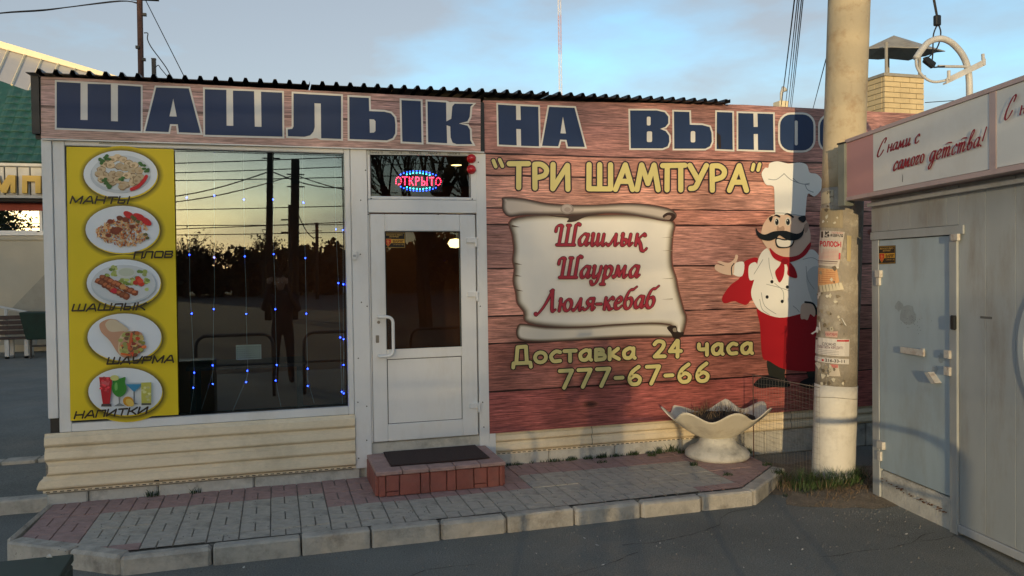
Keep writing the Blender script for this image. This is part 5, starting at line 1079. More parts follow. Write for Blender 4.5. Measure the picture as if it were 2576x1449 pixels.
for _ in range(40):
    t_ = random.random(); x_ = 2217+(2388-2217)*t_; y_ = 1212+(1298-1212)*t_-random.uniform(0, 9); s.lay(.00001); s.ell(x_, y_, random.uniform(1, 5), random.uniform(.6, 2.2), random.choice([(104, 66, 44), (120, 88, 62), (84, 58, 44)]), 7, up=False)
s.build('rust_edge', mat('rust_paint', attr=True, rough=.9, var=.2), kd, kind='stuff')
# sign box along the eave
so_ = .16
sg = thing('kiosk_sign', kpt(0, 2.6), 'long white and pink light box with red handwriting above the kiosk door', 'sign')
def slz(px, py, off=so_): return K(px, py, off)
sA, zA = slz(2127, 352); _, zB = slz(2131, 505); sC, zC = slz(2575, 190); _, zD = slz(2575, 425)
def signz(s_, top): # straight in world between far and near picks
    t = (s_-sA)/(sC-sA); return (zA+(zC-zA)*t) if top else (zB+(zD-zB)*t)
def shex(name, s0, s1, o0, o1, f0, f1, m, parent=None, bevel=0):
    z = lambda s_, f: signz(s_, 0)+(signz(s_, 1)-signz(s_, 0))*f
    return MB().hexa([kpt(s0, z(s0, f0), o1), kpt(s1, z(s1, f0), o1), kpt(s1, z(s1, f0), o0), kpt(s0, z(s0, f0), o0)], [kpt(s0, z(s0, f1), o1), kpt(s1, z(s1, f1), o1), kpt(s1, z(s1, f1), o0), kpt(s0, z(s0, f1), o0)]).build(name, m, parent or sg, bevel=bevel)
sP = slz(2195, 400)[0]; sM0 = slz(2488, 300)[0]; sM1 = slz(2505, 300)[0]
shex('box', -4.0, sA, -.25, so_-.012, 0, 1, ROSEF)
shex('pink_panel', sP, sA-.008, so_-.012, so_-.004, .06, .94, PINKP); shex('white_panel', sM0, sP-.003, so_-.012, so_-.004, .07, .94, SIGNW); shex('white_panel', -1.0, sM1-.002, so_-.012, so_-.004, .07, .94, SIGNW); shex('white_panel', -4.0, -1.03, so_-.012, so_-.004, .07, .94, SIGNW)
shex('divider', sM1, sM0, so_-.012, so_, .05, .95, ROSEF); shex('top_rail', -4.0, sA, so_-.012, so_+.006, .945, 1.0, ROSEF); shex('bottom_rail', -4.0, sA, so_-.012, so_+.006, 0, .06, ROSEF)
shex('end_rail', sA-.01, sA, so_-.012, so_+.006, .06, .945, ROSEF)
sgl = K(2200, 520, .02)[0]
m = MB(); 
def uz(s_): return signz(s_, 0)-.03
m.hexa([kpt(-4, uz(-4)-.03, .05), kpt(sA-.12, uz(sA)-.03, .05), kpt(sA-.12, uz(sA)-.03, -.2), kpt(-4, uz(-4)-.03, -.2)], [kpt(-4, uz(-4), .05), kpt(sA-.12, uz(sA), .05), kpt(sA-.12, uz(sA), -.2), kpt(-4, uz(-4), -.2)])
m.build('eave_trim', PVCG, kio)
s = Sheet(kmap(so_-.003)); RS = (138, 26, 44)
upv = (-.03, -1)
def ktext(t_, a, b, cap, w, sh): stroketext(s, CALL, t_, a, b, cap, w, RS, shear=sh, wmin=1.6, sp=.08, upv=(0, -1))
ktext('С', (2205, 396), (2222, 391), 46, 4.6, .25); ktext('нами', (2231, 383), (2289, 365), 34, 4.2, .2); ktext('с', (2300, 361), (2311, 358), 38, 4.4, .2)
ktext('самого', (2246, 430), (2323, 408), 40, 4.6, .2); ktext('детства!', (2336, 407), (2474, 365), 44, 5.0, .22)
ktext('С', (2525, 303), (2546, 296), 60, 6.2, .25); ktext('нами', (2564, 289), (2640, 262), 40, 5.4, .2)
s.build('red_handwriting', PRINT, sg)
s = Sheet(kmap(so_-.003)); s.poly(c4([(998, 1345), (1006, 1370), (1004, 1410), (1000, 1415), (1002, 1372)]), (70, 66, 60)); s.build('crack', PRINT, sg)
# white hoop fixed to the kiosk wall at the frame edge
hs_, hz_ = K(2562, 873); hs_ -= .57; hp_ = thing('wall_hoop', kpt(hs_, hz_, .03), 'pale round hoop mounted on the kiosk wall at the right picture edge', 'hoop')
m = MB(); nn_ = 64
for rr0, oo in ((.57, .001), (.57, .009), (.562, .014), (.518, .014), (.51, .009), (.51, .001)):
    for i in range(nn_): a_ = 2*math.pi*i/nn_; m.v.append(tuple(kpt(hs_+rr0*math.cos(a_), hz_+rr0*math.sin(a_), oo)))
for j in range(5):
    for i in range(nn_): a_ = j*nn_+i; b_ = j*nn_+(i+1) % nn_; m.f.append((a_, b_, b_+nn_, a_+nn_)); m.c.append(None)
m.build('rim', mat('pale_blue_grey', (.42, .47, .48), .5), hp_, smooth=False)
for t in (1.2, 3.5, 5.5): q = kpt(hs_+.54*math.cos(t), hz_+.54*math.sin(t), .012); MB().tube([q, q+KN*.008], .01, 6).build('bracket', PVCG, hp_)
# kiosk roof
kbox('roof', -4.2, sF+.02, -3.05, -.26, 2.60, 2.72, ROSEF, kio)

# cable bracket standing on the kiosk
c4p = lambda pts, Y=4.9: [on_plane(*q, Vector((0, Y, 0)), Vector((0, 1, 0))) for q in c4(pts)]
hb = thing('cable_hoop_mast', c4p([(1520, 740)])[0], 'white bent-pipe mast with an arched top and steel crossbar above the kiosk', 'mast')
arcp = cat([(1105, 455), (1150, 390), (1210, 325), (1300, 300), (1380, 330), (1450, 400), (1490, 470), (1510, 540), (1520, 620), (1523, 760), (1530, 1000)], n=5)
MB().tube(c4p(arcp), [.024]*len(arcp), 10).build('pipe', GALV, hb, smooth=True)
MB().tube(c4p(cat([(1108, 458), (1115, 520), (1160, 590), (1240, 635), (1350, 620), (1450, 580), (1535, 535)], n=4), 4.88), .010, 8).build('brace_rod', GALV, hb, smooth=True)
MB().tube(c4p([(1535, 525), (1480, 517), (1280, 515)], 4.88), .011, 8).build('brace_rod', GALV, hb)
p0, p1 = c4p([(1345, 652), (1650, 505)], 4.86); dd = (p1-p0).normalized(); up_ = Vector((0, 0, 1)); m = MB(); wv = Vector((0, .035, 0))
m.hexa([p0, p1, p1+wv, p0+wv], [p0+up_*.012, p1+up_*.012, p1+wv+up_*.012, p0+wv+up_*.012]); m.hexa([p0+up_*.012, p1+up_*.012, p1+wv*.15+up_*.012, p0+wv*.15+up_*.012], [p0+up_*.045, p1+up_*.05, p1+wv*.15+up_*.05, p0+wv*.15+up_*.045])
m.build('crossbar', GALV, hb)
for q0, q1 in (((1362, 620), (1362, 548)), ((1632, 505), (1626, 418))): a_, b_ = c4p([q0, q1], 4.86); MB().tube([a_, b_], .012, 8).build('pin', GALV, hb)
def cable(name, pts, r, label, grp=None, m=WIRE): o = MB().tube(pts, r, 5).build(name, m, smooth=True); return tag(o, label, 'cable', grp)
ckt = thing('cable_clamp', c4p([(1272, 160)])[0], 'grey cable clamp hanging on the wires above the white hoop mast', 'clamp')
for (x, y) in ((1272, 160),): q = c4p([(x, y)])[0]; bx('body', (q.x-.025, q.x+.025, q.y-.02, q.y+.02, q.z-.04, q.z+.04), BLACKM, ckt, .008)
ck2 = thing('cable_connector', c4p([(1215, 485)])[0], 'dark cable connector block tied inside the white hoop', 'connector')
q = c4p([(1210, 485)])[0]; MB().box(-.05, .05, -.02, .02, -.025, .025, M=Matrix.Translation(q)@Matrix.Rotation(.5, 4, 'Y')).build('body', BLACKM, ck2, bevel=.008)
cable('hanging_cable', c4p(cat([(1235, -40), (1262, 100), (1278, 170), (1268, 200), (1245, 260), (1240, 330), (1238, 420), (1230, 490)], n=4)), .0055, 'black cable from above looping down the left side of the hoop connector', 'cables at the hoop mast')
cable('hanging_cable', c4p(cat([(1245, -40), (1272, 110), (1280, 180), (1300, 250), (1285, 340), (1250, 400), (1195, 450)], n=4)), .0055, 'black cable from above bowing out right inside the white hoop', 'cables at the hoop mast')
cable('hanging_cable', c4p(cat([(1165, 450), (1210, 500), (1240, 522), (1280, 520), (1330, 516)], n=4), 4.87), .006, 'short black cable lying along the brace rod inside the hoop', 'cables at the hoop mast')

# ------------------------------------------------------------------ chimney behind
cp = on_plane(864*DS/2.07+2900*DS, 870*DS/2.07, Vector((0, 10.2, 0)), Vector((0, 1, 0)))
c4y = lambda x, y, Y: on_plane(*c4([(x, y)])[0], Vector((0, Y, 0)), Vector((0, 1, 0)))
cL = c4y(864, 870, 10.2); cR = c4y(1172, 880, 10.2); cT = c4y(864, 585, 10.2); x0c, x1c = cL.x, cR.x; zTc = cT.z-.01
chm = thing('chimney', (x0c, 10.3, 3.4), 'square yellow brick chimney with a dented tin cowl above the shop roof', 'chimney')
bh = (zTc-c4y(864, 838, 10.2).z)/6.0; nrow = 14; wc = x1c-x0c
bx('core', (x0c+.012, x1c-.012, 10.212, 10.2+wc-.012, 3.4, zTc), MORTAR, chm)
for r in range(nrow):
    zt_ = zTc-r*bh; z0_ = zt_-bh+.009
    if z0_ < 3.38: break
    bw = wc/3.02*1.0; off = 0 if r % 2 else -bw*.5
    xx = x0c+off
    while xx < x1c-.01:
        a_, b_ = max(xx, x0c)+.004, min(xx+wc/2.5, x1c)-.004
        if b_-a_ > .02: MB().box(a_, b_, 10.2+random.uniform(-.002, .002), 10.25, z0_, zt_).build('brick', BRICKY, chm, bevel=.003)
        xx += wc/2.5
    yy = 10.255-(0 if r % 2 == 0 else wc*.2)
    while yy < 10.2+wc-.02:
        a_, b_ = max(yy, 10.255)+.004, min(yy+wc/2.5, 10.2+wc)-.004
        if b_-a_ > .02: MB().box(x0c, x0c+.05, a_, b_, z0_, zt_).build('brick', BRICKY, chm, bevel=.003)
        yy += wc/2.5
bx('collar', (x0c-.02, x1c+.02, 10.18, 10.22+wc, zTc+.002, zTc+.05), TIN, chm, .004)
zc = c4y(900, 365, 10.3).z; yc0 = 10.2+wc/2
hL = c4y(745, 400, yc0-.0).x; hR = c4y(1262, 372, yc0).x; apex = c4y(935, 265, yc0)
for x_, y_ in ((x0c+.07, 10.24), (x1c-.05, 10.24), (x0c+.07, 10.16+wc), (x1c-.05, 10.16+wc)): bx('cowl_post', (x_-.022, x_+.022, y_-.01, y_+.01, zTc+.05, zc+.05), TIN, chm)
ap = Vector((apex.x, yc0, apex.z-.02)); ey = zc+.02
rim = [Vector((hL-.02, yc0+.05, ey+.05)), Vector((ap.x-.05, yc0-.62, ey-.10)), Vector((hR, yc0-.2, ey+.03)), Vector((hR-.1, yc0+.5, ey+.06)), Vector((ap.x, yc0+.6, ey+.05))]
m = MB(); fine = []
for i in range(5):
    a_, b_ = rim[i], rim[(i+1) % 5]
    for j in range(4): q = a_+(b_-a_)*j/4; fine.append(q+Vector((random.uniform(-.015, .015), 0, random.uniform(-.02, .015))))
nf = len(fine); m.v = [tuple(ap)]+[tuple(p) for p in fine]+[tuple(ap-Vector((0, 0, .02)))]+[tuple(p-Vector((0, 0, .012))) for p in fine]
for i in range(nf): j = (i+1) % nf; m.f += [(0, 1+i, 1+j), (nf+1, nf+2+j, nf+2+i), (1+i, nf+2+i, nf+2+j, 1+j)]; m.c += [None]*3
m.build('cowl', TIN, chm)
# small vent pipe on the far roof
vp = c4y(62, 830, 12.0); vt = c4y(62, 790, 12); vt2 = c4y(85, 695, 12)
ven = thing('vent_pipe', vp, 'small cream vent with a bent steel pipe above the banner top left of the pole', 'vent')
bx('block', (vp.x-.10, vp.x+.08, 11.9, 12.1, 3.3, vt.z), CREAMC, ven, .01); MB().tube([(vp.x, 12, vt.z-.02), (vp.x, 12, vt.z+.15), (vp.x+.03, 12, vt2.z-.02), (vt2.x, 12, vt2.z+.01)], [.025, .025, .035, .06], 10).build('pipe', GALV, ven, smooth=True)

# ------------------------------------------------------------------ antenna, masts, wires
am = thing('antenna_mast', on_plane(1410, 560, Vector((0, 120, 0)), Vector((0, 1, 0))), 'tall thin red and white antenna mast rising far behind the roof', 'antenna mast')
MR = mat('mast_red', (.60, .36, .33), .6); MW = mat('mast_white', (.75, .70, .66), .6); b0_ = on_plane(1411, 300, Vector((0, 120, 0)), Vector((0, 1, 0)))
for i in range(12):
    z0_, z1_ = i*6.2-1, i*6.2+5.2; m = MB(); w2 = .19
    for sx, sy in ((-w2, -w2), (w2, -w2), (w2, w2), (-w2, w2)): m.tube([(b0_.x+sx, 120+sy, z0_), (b0_.x+sx, 120+sy, z1_)], .036, 4)
    k = int((z1_-z0_)/.6)
    for j in range(k):
        za, zb2 = z0_+j*.62, z0_+(j+1)*.62; f_ = 1 if j % 2 else -1; m.tube([(b0_.x-w2*f_, 120-w2, za), (b0_.x+w2*f_, 120-w2, zb2)], .02, 3); m.tube([(b0_.x-w2, 120+w2*f_, za), (b0_.x-w2, 120-w2*f_, zb2)], .02, 3)
    m.build('lattice_section', MR if i % 2 == 0 else MW, am)
def PY(px, py, Y): return on_plane(px, py, Vector((0, Y, 0)), Vector((0, 1, 0)))
rp = thing('rusty_mast', PY(354, 185, 10), 'dark rusty pipe mast with brackets rising behind the roof on the left', 'mast')
a_, b_ = PY(354, 200, 10), PY(357, -60, 10); b_.x = a_.x+.01; MB().tube([Vector((a_.x, 10, 3.4)), b_], .032, 10).build('pipe', RUSTP, rp)
q0, q1 = PY(330, -2, 10), PY(400, 1, 10); MB().tube([q0, q1], .012, 6).build('crossarm', BLACKM, rp)
for (x, y) in ((364, 37), (346, 119), (362, 150)): q = PY(x, y, 9.96); bx('clip', (q.x-.02, q.x+.02, q.y-.02, q.y+.02, q.z-.015, q.z+.015), BLACKM, rp)
s2 = thing('short_post', PY(388, 190, 10), 'short dark post beside the rusty mast above the roof', 'post'); a_ = PY(388, 150, 10); bx('post', (a_.x-.028, a_.x+.018, 9.98, 10.02, 3.4, a_.z), BLACKM, s2); bx('cap', (a_.x-.03, a_.x+.02, 9.975, 10.025, a_.z, a_.z+.012), BLACKM, s2)
cable('overhead_cable', [PY(x, y, 10) for x, y in cat([(-120, 55), (0, 33), (120, 24), (240, 10), (320, 3), (356, 14)], n=4)], .007, 'black cable sagging in from the upper left corner to the rusty mast', 'cables at the rusty mast')
cable('overhead_cable', [PY(x, y, 10.02) for x, y in cat([(-120, 50), (0, 34), (110, 27), (200, 14), (300, 2), (352, 8)], n=4)], .005, 'thinner cable twisted beside the one from the upper left corner', 'cables at the rusty mast')
cable('guy_wire', [PY(364, -4, 9.98), PY(463, 192, 9.6)], .005, 'straight guy wire slanting right from the mast top to the roof', 'cables at the rusty mast')
cable('drop_cable', [PY(x, y, 9.9) for x, y in cat([(362, 83), (372, 84), (371, 98), (380, 118), (400, 145), (418, 170), (430, 192)], n=4)], .006, 'black looped cable dropping from the rusty mast to the roof', 'cables at the rusty mast')
cable('drop_cable', [PY(x, y, 9.9) for x, y in cat([(389, 172), (398, 164), (404, 172), (415, 185), (424, 196)], n=4)], .005, 'short kinked cable running from the short dark post to the roof', 'cables at the rusty mast')
for i, (xt, xb, lab) in enumerate(((2002, 1963, 'leftmost of the close bundle of wires left of the big pole'), (2009, 1974, 'second wire from the left in the bundle beside the big pole'), (2013, 1981, 'middle wire of the bundle beside the big pole'), (2019, 1986, 'fourth wire from the left in the bundle beside the big pole'), (2023, 1990, 'rightmost wire of the bundle beside the big pole'))):
    a_ = PY(xt, -30, 5.0); b_ = PY(xb, 280, 11.5); mid = a_+(b_-a_)*.5-Vector((0, 0, .12)); cable('overhead_wire', cat3 if False else [a_, a_+(b_-a_)*.25-Vector((0, 0, .02)), a_+(b_-a_)*.5-Vector((0, 0, .03)), b_], .0045 if i else .006, lab, 'wires beside the big pole')
cable('overhead_wire', [PY(2078, 148, 6.5), PY(2043, 282, 11)], .005, 'single wire slanting down from the big pole to the banner top')
cable('overhead_wire', [PY(2327, 258, 14), PY(2445, 250, 14), PY(2576, 238, 14)], .009, 'thin horizontal wire between the chimney and the kiosk sign')

# ------------------------------------------------------------------ building on the left
YBl = 21.5
bl = thing('market_building', (-9, YBl, .1), 'pale market building with green tiled roof and yellow letters at the left edge', 'building')
bl2 = lambda px, py: PY(px, py, YBl)
zs_ = {k: bl2(60, y).z for k, y in dict(eave=424, signb=496, wt=517, winb=580, sill=590).items()}
xR_ = 3.0; xL_ = -22
bx('wall', (xL_, xR_, YBl+.01, YBl+12, .1, zs_['winb']-.12), CREAMW, bl); bx('ledge', (xL_, xR_, YBl-.06, YBl+.2, zs_['winb']-.115, zs_['winb']-.04), PVC, bl)
bx('ledge', (xL_, xR_, YBl-.03, YBl+.2, zs_['winb']-.22, zs_['winb']-.12), CREAMW, bl)
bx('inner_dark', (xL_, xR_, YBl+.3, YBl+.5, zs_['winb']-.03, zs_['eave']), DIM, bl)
xs_w = [bl2(x, 550).x for x in (-190, -80, 95, 280, 400)]
REFL = glass('shop_strip_glass', .45)
for i in range(len(xs_w)-1):
    a_, b_ = xs_w[i], xs_w[i+1]; f_ = MB().box(a_+.03, a_+.09, YBl, YBl+.1, zs_['winb']-.035, zs_['wt']).box(a_+.095, b_-.03, YBl, YBl+.1, zs_['winb']-.035, zs_['winb']).build('strip_window', PVC, bl)
    bx('pane', (a_+.095, b_+.02, YBl+.05, YBl+.054, zs_['winb']+.002, zs_['wt']-.01), REFL, f_)
bx('red_band', (xL_, xR_, YBl-.01, YBl+.02, zs_['wt']-.12, zs_['wt']+.05), mat('red_band', (.35, .05, .03), .6), bl)
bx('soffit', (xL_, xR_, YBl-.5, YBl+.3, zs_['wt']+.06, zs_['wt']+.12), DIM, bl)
# ribbed fascia with letters
for i in range(60):
    x_ = xL_+14+i*.26
    if x_ > xR_-.26: break
    bx('fascia_panel', (x_+.012, x_+.25, YBl-.55, YBl-.50, zs_['signb'], zs_['eave']-.03), mat('pale_ribbed_metal', (.5, .5, .47), .5) if i == 0 else bpy.data.materials['pale_ribbed_metal'], bl, .012)
bx('fascia_back', (xL_+14, xR_, YBl-.499, YBl-.45, zs_['signb'], zs_['eave']-.03), BLACKM, bl)
bx('gutter', (xL_, xR_, YBl-.62, YBl-.48, zs_['eave']-.025, zs_['eave']+.05), GALV, bl, .01); bx('fascia_rail', (xL_, xR_, YBl-.58, YBl-.48, zs_['signb']-.07, zs_['signb']-.005), PVCG, bl)
yl_ = YBl-.66
P3 = lambda x, y: PY(x*.6708, y, yl_)
def let3(pts):
    m = MB(); P = [P3(*q) for q in pts]; n = len(P); back = [p+Vector((0, .10, 0)) for p in P]; tr = tessellate_polygon([[Vector((p.x, p.z, 0)) for p in P]]); m.add(P+back, list(tr)+[(i, (i+1) % n, n+(i+1) % n, n+i) for i in range(n)]); m.build('sign_letter', GOLDL, bl)
let3([(-8, 485), (-8, 457), (5, 457), (16, 478), (28, 440), (44, 440), (57, 440), (57, 485), (38, 485), (38, 462), (26, 486), (10, 486), (-2, 462), (-8, 485)][0:0] or [(-30, 485), (-30, 440), (-8, 440), (4, 466), (30, 440), (57, 441), (57, 485), (39, 485), (39, 462), (24, 485), (6, 485), (-12, 462), (-12, 485)])
let3([(82, 486), (83, 441), (152, 442), (152, 486), (132, 486), (132, 457), (101, 456), (101, 486)])
let3([(158, 486), (180, 442), (200, 442), (222, 487), (204, 487), (198, 478), (184, 478), (178, 487)])
let3([(-110, 486), (-86, 441), (-68, 441), (-44, 487), (-62, 487), (-66, 478), (-86, 478), (-92, 487)])
# tiled roof
ry0, rz0 = YBl-.60, zs_['eave']+.06; slope = math.radians(48); dyv = Vector((0, math.cos(slope), math.sin(slope))); nrm = Vector((0, -math.sin(slope), math.cos(slope)))
xt0 = P3(-60, 300).x; tw_, tl_ = .30, .27
RP0 = Vector((0, ry0, rz0)); tops_ = lambda x: 120+x*.272; bots_ = lambda x: 203+x*.36
def RPt(px, py): return on_plane(px, py, RP0, nrm)
TR = [RPt(px, bots_(px)) for px in (-330, -100, 110, 330, 560)]
m = MB(); vb = [Vector((p.x, ry0, rz0)) for p in TR]; k = len(TR)
for i in range(k-1): m.add([vb[i]-nrm*.03, vb[i+1]-nrm*.03, TR[i+1]-nrm*.03, TR[i]-nrm*.03, vb[i], vb[i+1], TR[i+1], TR[i]], [(4, 5, 6, 7), (3, 2, 1, 0), (2, 3, 7, 6), (0, 1, 5, 4)])
m.build('roof', GREENT, bl)
tm = MB()
prof = [(0, .005), (.06, .03), (.13, .042), (.2, .03), (.27, .008), (.30, .005)]
for i, (a_, h_) in enumerate(prof):
    for (v, l) in ((0, .035), (.02, .04), (tl_+.02, 0)): q = Vector((a_, 0, 0))+dyv*(v+(.02*math.sin(a_/.3*math.pi)*-1 if v < .1 else 0))+nrm*(h_+l*.6); tm.v.append(tuple(q))
    q = Vector((a_, 0, 0))+dyv*(-.0-.02*math.sin(a_/.3*math.pi))+nrm*(h_-.01); tm.v.append(tuple(q))
for i in range(len(prof)-1):
    k = 4*i; tm.f += [(k, k+4, k+5, k+1), (k+1, k+5, k+6, k+2), (k+3, k+7, k+4, k)]; tm.c += [None]*3
proto = tm.build('roof_tile', GREENT, bl); proto.location = (xt0, ry0, rz0); proto.parent = bl; proto.matrix_parent_inverse = Matrix.Translation(-Vector(bl.location))
cnt = 0
for r in range(17):
    for c_ in range(17):
        if r == 0 and c_ == 0: continue
        q = Vector((xt0+c_*tw_, ry0, rz0))+dyv*(r*tl_)+nrm*random.uniform(0, .012)
        qx, qy = pxfor3(q+dyv*tl_)
        if qy < bots_(qx)+1 or qx > 330: continue
        o = proto.copy(); o.location = q; COL.objects.link(o); cnt += 1
# polycarbonate gable and its cap
Yg = YBl+4.2
Pg = lambda x, y: PY(x, y, Yg)
gb = [Pg(-260, 130), Pg(110, 250), Pg(300, 312), Pg(330, 190), Pg(0, 120), Pg(-260, 66)]
xsb = [-220, -160, -105, -50, -3, 42, 92, 132, 180, 226, 275, 320]
# read joints along the top: bars lean left downward
jt = [-104, -62, -20, 22, 64, 106, 148, 190, 232, 274, 316, 345]
for i in range(len(jt)-1):
    xa, xb = jt[i], jt[i+1]; sh_ = -33
    P = [RPt(xa+sh_, bots_(xa+sh_)), RPt(xb+sh_-1, bots_(xb+sh_)), Pg(xb-1, tops_(xb)), Pg(xa, tops_(xa))]; B = [p+Vector((0, .05, 0)) for p in P]
    MB().hexa(P[:2]+[B[1], B[0]], [P[3], P[2], B[2], B[3]]).build('gable_panel', POLYC, bl)
    MB().tube([RPt(xa+sh_, bots_(xa+sh_))+Vector((0, -.04, 0)), Pg(xa, tops_(xa))+Vector((0, -.04, 0))], .03, 4).build('glazing_bar', CREAMC, bl)
a0_, b0c = Pg(-260, 101-260*.272-3), Pg(345, 208); a1_, b1_ = Pg(-260, 122-260*.272), Pg(345, 217)
dpt = Vector((0, .9, .0)); fr_ = Vector((0, -.12, 0)); MB().hexa([a1_+fr_, b1_+fr_, b1_+dpt, a1_+dpt], [a0_+fr_, b0c+fr_, b0c+dpt, a0_+dpt]).build('gable_cap', CREAMC, bl)
# ramp wall and rail
rmp = thing('stair_wall', PY(100, 870, 20.9), 'slanting pale stair wall with a handrail beside the market building', 'stair')
P = [PY(-10, 868, 20.9), PY(170, 868, 20.9), PY(170, 640, 20.9), PY(120, 677, 20.9)]; 
P = [PY(0, 868, 20.9), PY(190, 868, 20.9), PY(190, 610, 20.9), PY(8, 798, 20.9)]; B = [p+Vector((0, .25, 0)) for p in P]
MB().add(P+B, [(0, 1, 2, 3), (7, 6, 5, 4), (3, 2, 6, 7), (1, 5, 6, 2), (0, 3, 7, 4)]).build('wall', mat('stair_concrete', (.36, .33, .26), .9, .1), rmp)
MB().tube([PY(-40, 765, 20.3), PY(88, 790, 20.3)], .035, 6).build('handrail', GALV, rmp); 
for x_ in (15, 88): MB().tube([PY(x_, 776+(x_-15)*.19, 20.3), PY(x_, 868, 20.3)], .035, 6).build('rail_post', GALV, rmp)
# bench
bn = thing('park_bench', PY(40, 872, 19.8), 'brown slatted park bench standing in the yard at the left', 'bench')
yb_ = 19.8; xA_, xB_ = PY(-60, 840, yb_).x, PY(84, 840, yb_).x; zg = .1
for i in range(4): bx('back_slat', (xA_, xB_, yb_+.32+.03*i, yb_+.35+.03*i, zg+.5+i*.11, zg+.59+i*.11), BROWNW, bn, .006)
for i in range(4): bx('seat_slat', (xA_, xB_, yb_-.12+i*.11, yb_-.03+i*.11, zg+.42, zg+.455), BROWNW, bn, .006)
for x_ in (xB_-.12, xA_+.6): MB().box(x_-.04, x_+.04, yb_-.1, yb_-.04, zg, zg+.42).box(x_-.04, x_+.04, yb_+.24, yb_+.30, zg, zg+.42).box(x_-.04, x_+.04, yb_-.1, yb_+.3, zg, zg+.05).build('leg', GALV, bn)
# green litter bin
gbx = PY(103, 840, 19.6); gb_ = thing('litter_bin', (gbx.x, 19.6, .1), 'dark green tapered litter bin beside the bench', 'bin')
w1, w0 = .34, .24; b_ = MB().hexa([(gbx.x-w0, 19.4, zg+.42), (gbx.x+w0, 19.4, zg+.42), (gbx.x+w0, 19.8, zg+.42), (gbx.x-w0, 19.8, zg+.42)], [(gbx.x-w1, 19.3, zg+1.02), (gbx.x+w1, 19.3, zg+1.0), (gbx.x+w1, 19.9, zg+1.0), (gbx.x-w1, 19.9, zg+1.02)]).build('body', GREENB, gb_, bevel=.02)
MB().box(gbx.x-.22, gbx.x-.18, 19.58, 19.62, zg, zg+.42).box(gbx.x+.18, gbx.x+.22, 19.58, 19.62, zg, zg+.42).box(gbx.x-.18, gbx.x+.18, 19.58, 19.62, zg+.25, zg+.29).build('stand', BLACKM, gb_)

# ------------------------------------------------------------------ near bin in the lower left corner
nb = thing('street_bin', (-1.9, 3.4, 0), 'near dark green metal bin cut off by the lower left corner', 'bin')
PB = lambda px, py, Y: PY(px, py, Y)
r0 = PB(184, 1395, 3.3); l0 = PB(-150, 1407, 3.3); zt_b = r0.z
m = MB(); m.box(l0.x, r0.x, 2.80, 3.30, .06, zt_b-.03); m.build('body', GREENB, nb, bevel=.01)
m = MB(); m.hexa([(l0.x-.015, 2.78, zt_b-.03), (r0.x, 2.78, zt_b-.03), (r0.x, 3.31, zt_b-.03), (l0.x-.015, 3.31, zt_b-.03)], [(l0.x-.015, 2.78, zt_b-.02), (r0.x, 2.78, zt_b-.02), (r0.x, 3.31, zt_b), (l0.x-.015, 3.31, zt_b)]).build('lid', GREENB, nb, bevel=.004)
for x_ in (l0.x+.04, r0.x-.06): bx('foot', (x_, x_+.03, 2.82, 3.28, 0, .06), BLACKM, nb)
c13 = crop(0, 1400, 1.906); P = [PB(*q, 3.29) for q in c13([(335, 1300), (352, 1295), (372, 1312), (395, 1330), (372, 1345), (345, 1335), (330, 1315)])]
P = [p+Vector((0, -.01*i % .02, 0)) for i, p in enumerate(P)]
m = MB(); m.add(P, [(0, 1, 2), (0, 2, 6), (2, 5, 6), (2, 3, 5), (3, 4, 5)]); tag(m.build('paper_wrapper', PAPER), 'crumpled pale paper scrap caught on the near green bin rim', 'litter')

# ------------------------------------------------------------------ behind the camera: what the glass reflects and what filters the sun
YV = 13.66            # mirrored depth of the window plane
def mir(px, py, D): p = PY(px, py, D); return Vector((p.x, YV-D, p.z))
def upole(px0, py0, px1, D, r, lab, grp, top=None):
    a_ = mir(px0, 690, D); t_ = mir(px1, py0, D); t = thing('tram_pole', (a_.x, a_.y, 0), lab, 'pole', grp)
    MB().tube([Vector((a_.x, a_.y, 0)), Vector((t_.x, a_.y, t_.z))], [r*1.1, r], 14).build('shaft', BARK, t, smooth=True)
    for k in range(2): MB().tube([Vector((t_.x-.35, a_.y, t_.z-.6-k*.5)), Vector((t_.x+.35, a_.y, t_.z-.6-k*.5))], .03, 6).build('crossarm', BLACKM, t)
    return t
upole(672, 330, 681, 34, .13, 'tall concrete tram pole across the road, reflected left of centre in the window', 'poles across the road')
upole(737, 402, 743, 34, .17, 'thicker concrete pole across the road, reflected beside the tall one', 'poles across the road')
upole(728, 515, 729, 33, .07, 'thin steel pipe pole close to the thicker pole across the road', 'poles across the road')
upole(797, 560, 797, 60, .12, 'far short lamp pole across the road, reflected at right in the window', 'poles across the road')
wl = [(402, 395, 36), (425, 405, 36), (437, 440, 36), (500, 470, 30), (512, 455, 33), (520, 516, 38), (566, 555, 38), (575, 577, 40), (588, 585, 38), (640, 610, 45)]
wl = [((300, 400), (900, 380), 34), ((300, 425), (900, 405), 36), ((300, 442), (900, 432), 36), ((300, 505), (681, 430), 30), ((681, 430), (900, 470), 30), ((300, 520), (743, 440), 33), ((743, 440), (1000, 485), 33), ((300, 517), (900, 505), 38), ((300, 568), (900, 545), 38), ((300, 580), (900, 572), 40), ((300, 555), (1000, 552), 40), ((743, 520), (790, 600), 35)]
ws = ['upper tram wire across the road', 'second tram wire across the road', 'third tram wire across the road']
